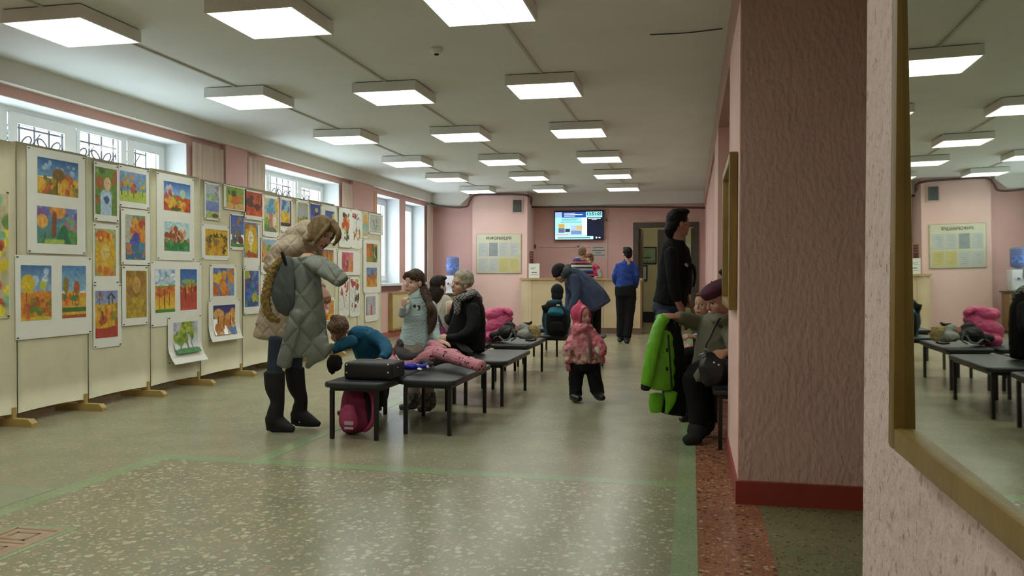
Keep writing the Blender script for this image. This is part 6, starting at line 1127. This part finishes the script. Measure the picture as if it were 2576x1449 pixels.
# ================================================================== coats and bags
# green coat held up by the grandmother
GREEN = M('lime_nylon', '#66b01c', .4, .08, 8, .08, 60); GDARK = cloth('coat_black_lining', '#15171a', .15, .1)
g = thing('winter_coat', 'lime green padded child\'s coat held up by the grandmother', 'coat', tuple(P(1665, 1045, 5.9)))
garment(g, 'front_panel', GREEN, [[(1676, 832, 5.86, 14, .6), (1670, 862, 5.86, 25, .55), (1664, 905, 5.85, 33, .5), (1660, 945, 5.85, 37, .5), (1657, 978, 5.85, 38, .45)]], .007, 2, wrinkle(.003, 30, 40, (1, 1, 2)), cap=.15, mods={0: puff(4, .06)})
garment(g, 'sleeve', GREEN, [[(1672, 797, 5.82, 15), (1656, 825, 5.8, 15), (1644, 870, 5.77, 16), (1633, 925, 5.76, 16), (1625, 972, 5.76, 14)]], .007, 2, wrinkle(.003, 30, 41), cap=.2, mods={0: puff(7, .07)}); garment(g, 'cuff', GDARK, [[(1625, 968, 5.76, 13), (1623, 980, 5.76, 12)]], .006)
garment(g, 'collar', GREEN, [[(1655, 795, 5.84, 8), (1668, 806, 5.82, 14), (1680, 800, 5.82, 9)]], .006); garment(g, 'back_panel', GDARK, [[(1692, 812, 5.98, 12, .6), (1700, 860, 5.98, 20, .6), (1703, 930, 5.98, 23, .6), (1698, 1000, 5.98, 30, .5), (1690, 1042, 5.98, 38, .4)], [(1684, 800, 5.9, 9), (1686, 830, 5.9, 12), (1682, 850, 5.9, 9)]], .008, 3, wrinkle(.004, 20, 42), cap=.2)
garment(g, 'lower_lining', GREEN, [[(1652, 990, 5.9, 18, .6), (1650, 1015, 5.9, 19, .6), (1650, 1036, 5.9, 15, .6)], [(1688, 988, 5.88, 18, .4), (1686, 1012, 5.87, 13, .4), (1676, 1040, 5.87, 5, .4)]], .006, 2, cap=.3)
garment(g, 'zip', cloth('dark_zip', '#10201c'), [[(1681, 842, 5.76, 2.5), (1685, 900, 5.75, 2.5), (1690, 978, 5.74, 2.5)]], .004, 1)
for y in (881, 928): garment(g, 'zip_flap', GDARK, [[(1678, y-5, 5.745, 3.5, .4), (1678, y+5, 5.745, 3.5, .4)]], .004, 0)
# grandmother's handbag
g = thing('handbag', 'soft black handbag on the grandmother\'s lap', 'bag', tuple(P(1790, 955, 5.6)))
garment(g, 'bag_body', M('soft_black_leather', '#131416', .35, .15, 15), [[(1778, 890, 5.6, 16, .7), (1788, 915, 5.58, 34, .55), (1800, 940, 5.58, 42, .5), (1806, 962, 5.6, 34, .5)]], .008, 3, wrinkle(.006, 18, 43)); garment(g, 'strap', SHOEB, [[(1776, 885, 5.58, 3), (1776, 868, 5.6, 3), (1786, 850, 5.7, 3), (1800, 818, 5.8, 3), (1812, 800, 5.78, 3)]], .004, 1)
garment(g, 'buckle', M('buckle_steel', '#8a8a88', .3, metal=.8), [[(1772, 878, 5.55, 4), (1780, 880, 5.55, 4)]], .003, 1); garment(g, 'zip_pull', MATS['buckle_steel'], [[(1758, 893, 5.56, 2), (1772, 889, 5.55, 2.5)]], .003, 1); [garment(g, 'emblem', METAL_W, [[(x, y, 5.395, 2.5, .4), (x+4, y+2, 5.395, 2.5, .4)]], .003, 0) for x, y in ((1794, 911), (1806, 917))]
# black handbag lying on the near bench, base towards us
a, b = P(864, 910, 5.5), P(986, 947, 5.5)
g = thing('handbag', 'structured black handbag lying on the nearest bench', 'bag', ((a.x+b.x)/2, 5.6, .406))
LEA = M('grained_black_leather', '#131313', .5, .1, 40, .2, 300)
box('bag_body', a.x, b.x, 5.5, 5.78, .407, a.z-.002, LEA, g, .025, seg=3)
for x in (872, 976):
    for y in (918, 938):
        p = P(x, y, 5.5); _s = Sol(); _s.ell(p, (.008, .006, .008), None, 10, 6); mesh('base_stud', _s.v, _s.f, M('stud_steel', '#c8c8c4', .25, metal=.9), g, True)
garment(g, 'handle', SHOEB, [[(975, 935, 5.80, 3), (995, 938, 5.86, 4), (1000, 930, 5.9, 4), (985, 925, 5.86, 3)]], .004, 1)
g = thing('pouch', 'small grey checked pouch squeezed against the black handbag', 'pouch', tuple(P(995, 935, 5.75)))
garment(g, 'cloth_body', M('grey_check', '#2a2a2c', .8, .0, 90, .1, col2='#77756f'), [[(992, 912, 5.7, 9), (996, 926, 5.68, 11), (998, 936, 5.68, 10)]], .006); garment(g, 'stud', MATS['stud_steel'], [[(1000, 924, 5.6, 2), (1001, 925, 5.6, 2)]], .003, 0)
g = thing('plastic_bag', 'crumpled bright blue plastic bag on the bench', 'bag', tuple(P(1040, 935, 5.95)))
garment(g, 'film', M('blue_plastic', '#1c1ea0', .3, .15, 20), [[(1005, 918, 5.98, 8), (1030, 922, 5.95, 12), (1055, 924, 5.94, 11), (1078, 918, 5.96, 9)]], .006, 1, wrinkle(.006, 40, 44, (1, 1, 1))); [garment(g, 'white_print', PAPER, [L], .004, 1) for L in ([(1052, 927, 5.84, 5, .5), (1060, 930, 5.83, 4, .5)], [(1074, 920, 5.86, 4, .5), (1078, 926, 5.86, 3, .5)])]
# pink spotted coat round the girl
def _spots(co):
    c = np.tile(np.array(lin('#c4808c')), (len(co), 1)); g = np.random.default_rng(11)
    pts = co[g.integers(0, len(co), 62)]
    for p in pts: c[((co-p)**2).sum(1) < .0095**2] = lin('#3a1c28')
    return c
g = thing('winter_coat', 'pink spotted padded coat spread over the benches round the girl', 'coat', tuple(P(1090, 930, 6.2)))
garment(g, 'sleeve', PATT, [[(1080, 884, 6.42, 18), (1110, 890, 6.32, 20), (1145, 901, 6.2, 19), (1180, 912, 6.05, 18), (1212, 920, 5.95, 16)]], .0045, 3, wrinkle(.004, 34, 45, (1, 1, 1)), _spots, mods={0: puff(7, .05)})
garment(g, 'body', PATT, [[(985, 898, 6.62, 13), (984, 908, 6.42, 15), (1010, 917, 6.3, 11), (1045, 912, 6.3, 11), (1070, 898, 6.3, 16), (1095, 890, 6.35, 18)], [(1085, 862, 6.52, 12), (1098, 872, 6.46, 16), (1112, 884, 6.42, 16)], [(1104, 888, 6.5, 14), (1135, 888, 6.48, 14), (1155, 893, 6.42, 10)], [(985, 895, 6.55, 10), (998, 868, 6.5, 6), (1003, 850, 6.5, 4)]], .007, 2, wrinkle(.006, 26, 46, (1, 1, 1)), _spots)
garment(g, 'lining', cloth('grey_lining', '#4a4644', .15), [[(1000, 876, 6.48, 12), (1020, 894, 6.42, 17), (1048, 897, 6.40, 14), (1078, 882, 6.42, 10), (1092, 872, 6.44, 8)], [(1064, 908, 6.24, 9), (1076, 914, 6.2, 8), (1088, 916, 6.2, 5)], [(1004, 858, 6.48, 8), (1010, 870, 6.46, 9)]], .007, 2, wrinkle(.004, 26, 47))
# pink rucksack under the near bench
ROSE = M('rose_nylon', '#8c2450', .55, .12, 10, .15, 200); ROSE2 = M('rose_nylon_light', '#a83a62', .55, .12, 10, .15, 200)
g = thing('rucksack', 'rose pink school rucksack standing under the nearest bench', 'rucksack', tuple(PZ(900, 1103)))
garment(g, 'main_bag', ROSE, [[(905, 997, 5.62, 28, .75), (900, 1010, 5.62, 38, .75), (898, 1045, 5.62, 42, .75), (898, 1080, 5.62, 42, .75), (900, 1094, 5.62, 38, .75)]], .008); garment(g, 'front_pocket', ROSE2, [[(880, 1035, 5.48, 14, .5), (876, 1058, 5.45, 24, .45), (878, 1080, 5.45, 26, .45), (880, 1092, 5.46, 22, .45)]], .007, 3, wrinkle(.004, 24, 48))
garment(g, 'back_pad', CHAR, [[(922, 1000, 5.6, 9), (930, 1040, 5.58, 9), (932, 1088, 5.6, 8)]], .007); garment(g, 'shoulder_strap', ROSE2, [[(918, 990, 5.58, 6), (936, 1008, 5.54, 7), (941, 1040, 5.52, 7), (938, 1070, 5.52, 6), (928, 1092, 5.54, 6), (915, 1101, 5.56, 4)]], .006)
for y0, y1 in ((1076, 1086), (1091, 1097)):
    p, q = P(866, y0, 5.345), P(888, y1, 5.345); box('reflective_label', p.x, q.x, 5.345, 5.353, q.z, p.z, M('reflective_grey', '#a8a0a4', .3), g)
# heaps on the third pair of benches
g = thing('padded_jacket', 'bright pink padded jacket heaped behind the woman in black', 'jacket', tuple(P(1255, 862, 9.2)))
garment(g, 'heap', cloth('bubblegum_nylon', '#cc5580', .12, .1, rough=.5), [[(1225, 790, 9.2, 15), (1245, 792, 9.15, 20), (1268, 785, 9.15, 15), (1280, 780, 9.15, 10)], [(1228, 830, 9.2, 24), (1250, 822, 9.15, 26), (1272, 808, 9.15, 20), (1284, 795, 9.15, 9)], [(1225, 850, 9.1, 16), (1250, 846, 9.05, 15), (1272, 836, 9.08, 10)], [(1268, 778, 9.1, 9), (1284, 786, 9.08, 10), (1288, 796, 9.08, 6)]], .01, 2, wrinkle(.01, 18, 50, (1, 1, 1)))
g = thing('bag', 'black bag with loose straps on the third row of benches', 'bag', tuple(P(1278, 858, 9.0)))
garment(g, 'bag_body', M('black_bag_cloth', '#151614', .6, .2, 20), [[(1236, 845, 9.0, 9), (1255, 843, 8.98, 13), (1275, 836, 8.95, 19), (1292, 838, 8.95, 15), (1300, 845, 8.96, 9)], [(1268, 818, 9.0, 5), (1283, 814, 8.98, 6), (1294, 822, 8.97, 7)]], .009, 2, wrinkle(.008, 24, 51, (1, 1, 1))); garment(g, 'strap', M('pale_strap', '#5c625e', .6), [[(1255, 846, 8.85, 2.5), (1268, 856, 8.8, 2.5), (1280, 852, 8.8, 2.5), (1288, 838, 8.82, 2.5)], [(1292, 830, 8.8, 2.5), (1297, 848, 8.8, 2.5), (1286, 857, 8.8, 2.5)], [(1242, 852, 8.88, 2.5), (1250, 846, 8.86, 2.5)]], .006, 1)
g = thing('fur_hooded_jacket', 'folded pale grey jacket with fur-edged hood on the third row', 'jacket', tuple(P(1330, 852, 9.1)))
garment(g, 'folded_body', cloth('silver_grey_nylon', '#8c8e88', .12, .1, rough=.5), [[(1306, 824, 8.98, 10), (1320, 822, 8.96, 13), (1334, 830, 8.96, 13)], [(1308, 841, 8.92, 12), (1326, 841, 8.88, 14), (1342, 845, 8.9, 9)]], .009, 2, wrinkle(.007, 22, 52, (1, 1, 1))); garment(g, 'fur_edge', M('straw_fur', '#a08c5c', .95, .3, 60, .5, 200), [[(1334, 822, 8.9, 8), (1345, 830, 8.86, 12), (1350, 842, 8.86, 10), (1342, 848, 8.84, 6)]], .008, 1, fuzzy(.008, 3, 110)); [garment(g, 'dark_fold', CHAR, [L], .007) for L in ([(1316, 813, 8.98, 3), (1332, 814, 8.94, 4), (1338, 809, 8.94, 3)], [(1322, 856, 8.80, 3), (1338, 857, 8.78, 3), (1350, 854, 8.80, 2.5)])]
finish()
nest()
settle()
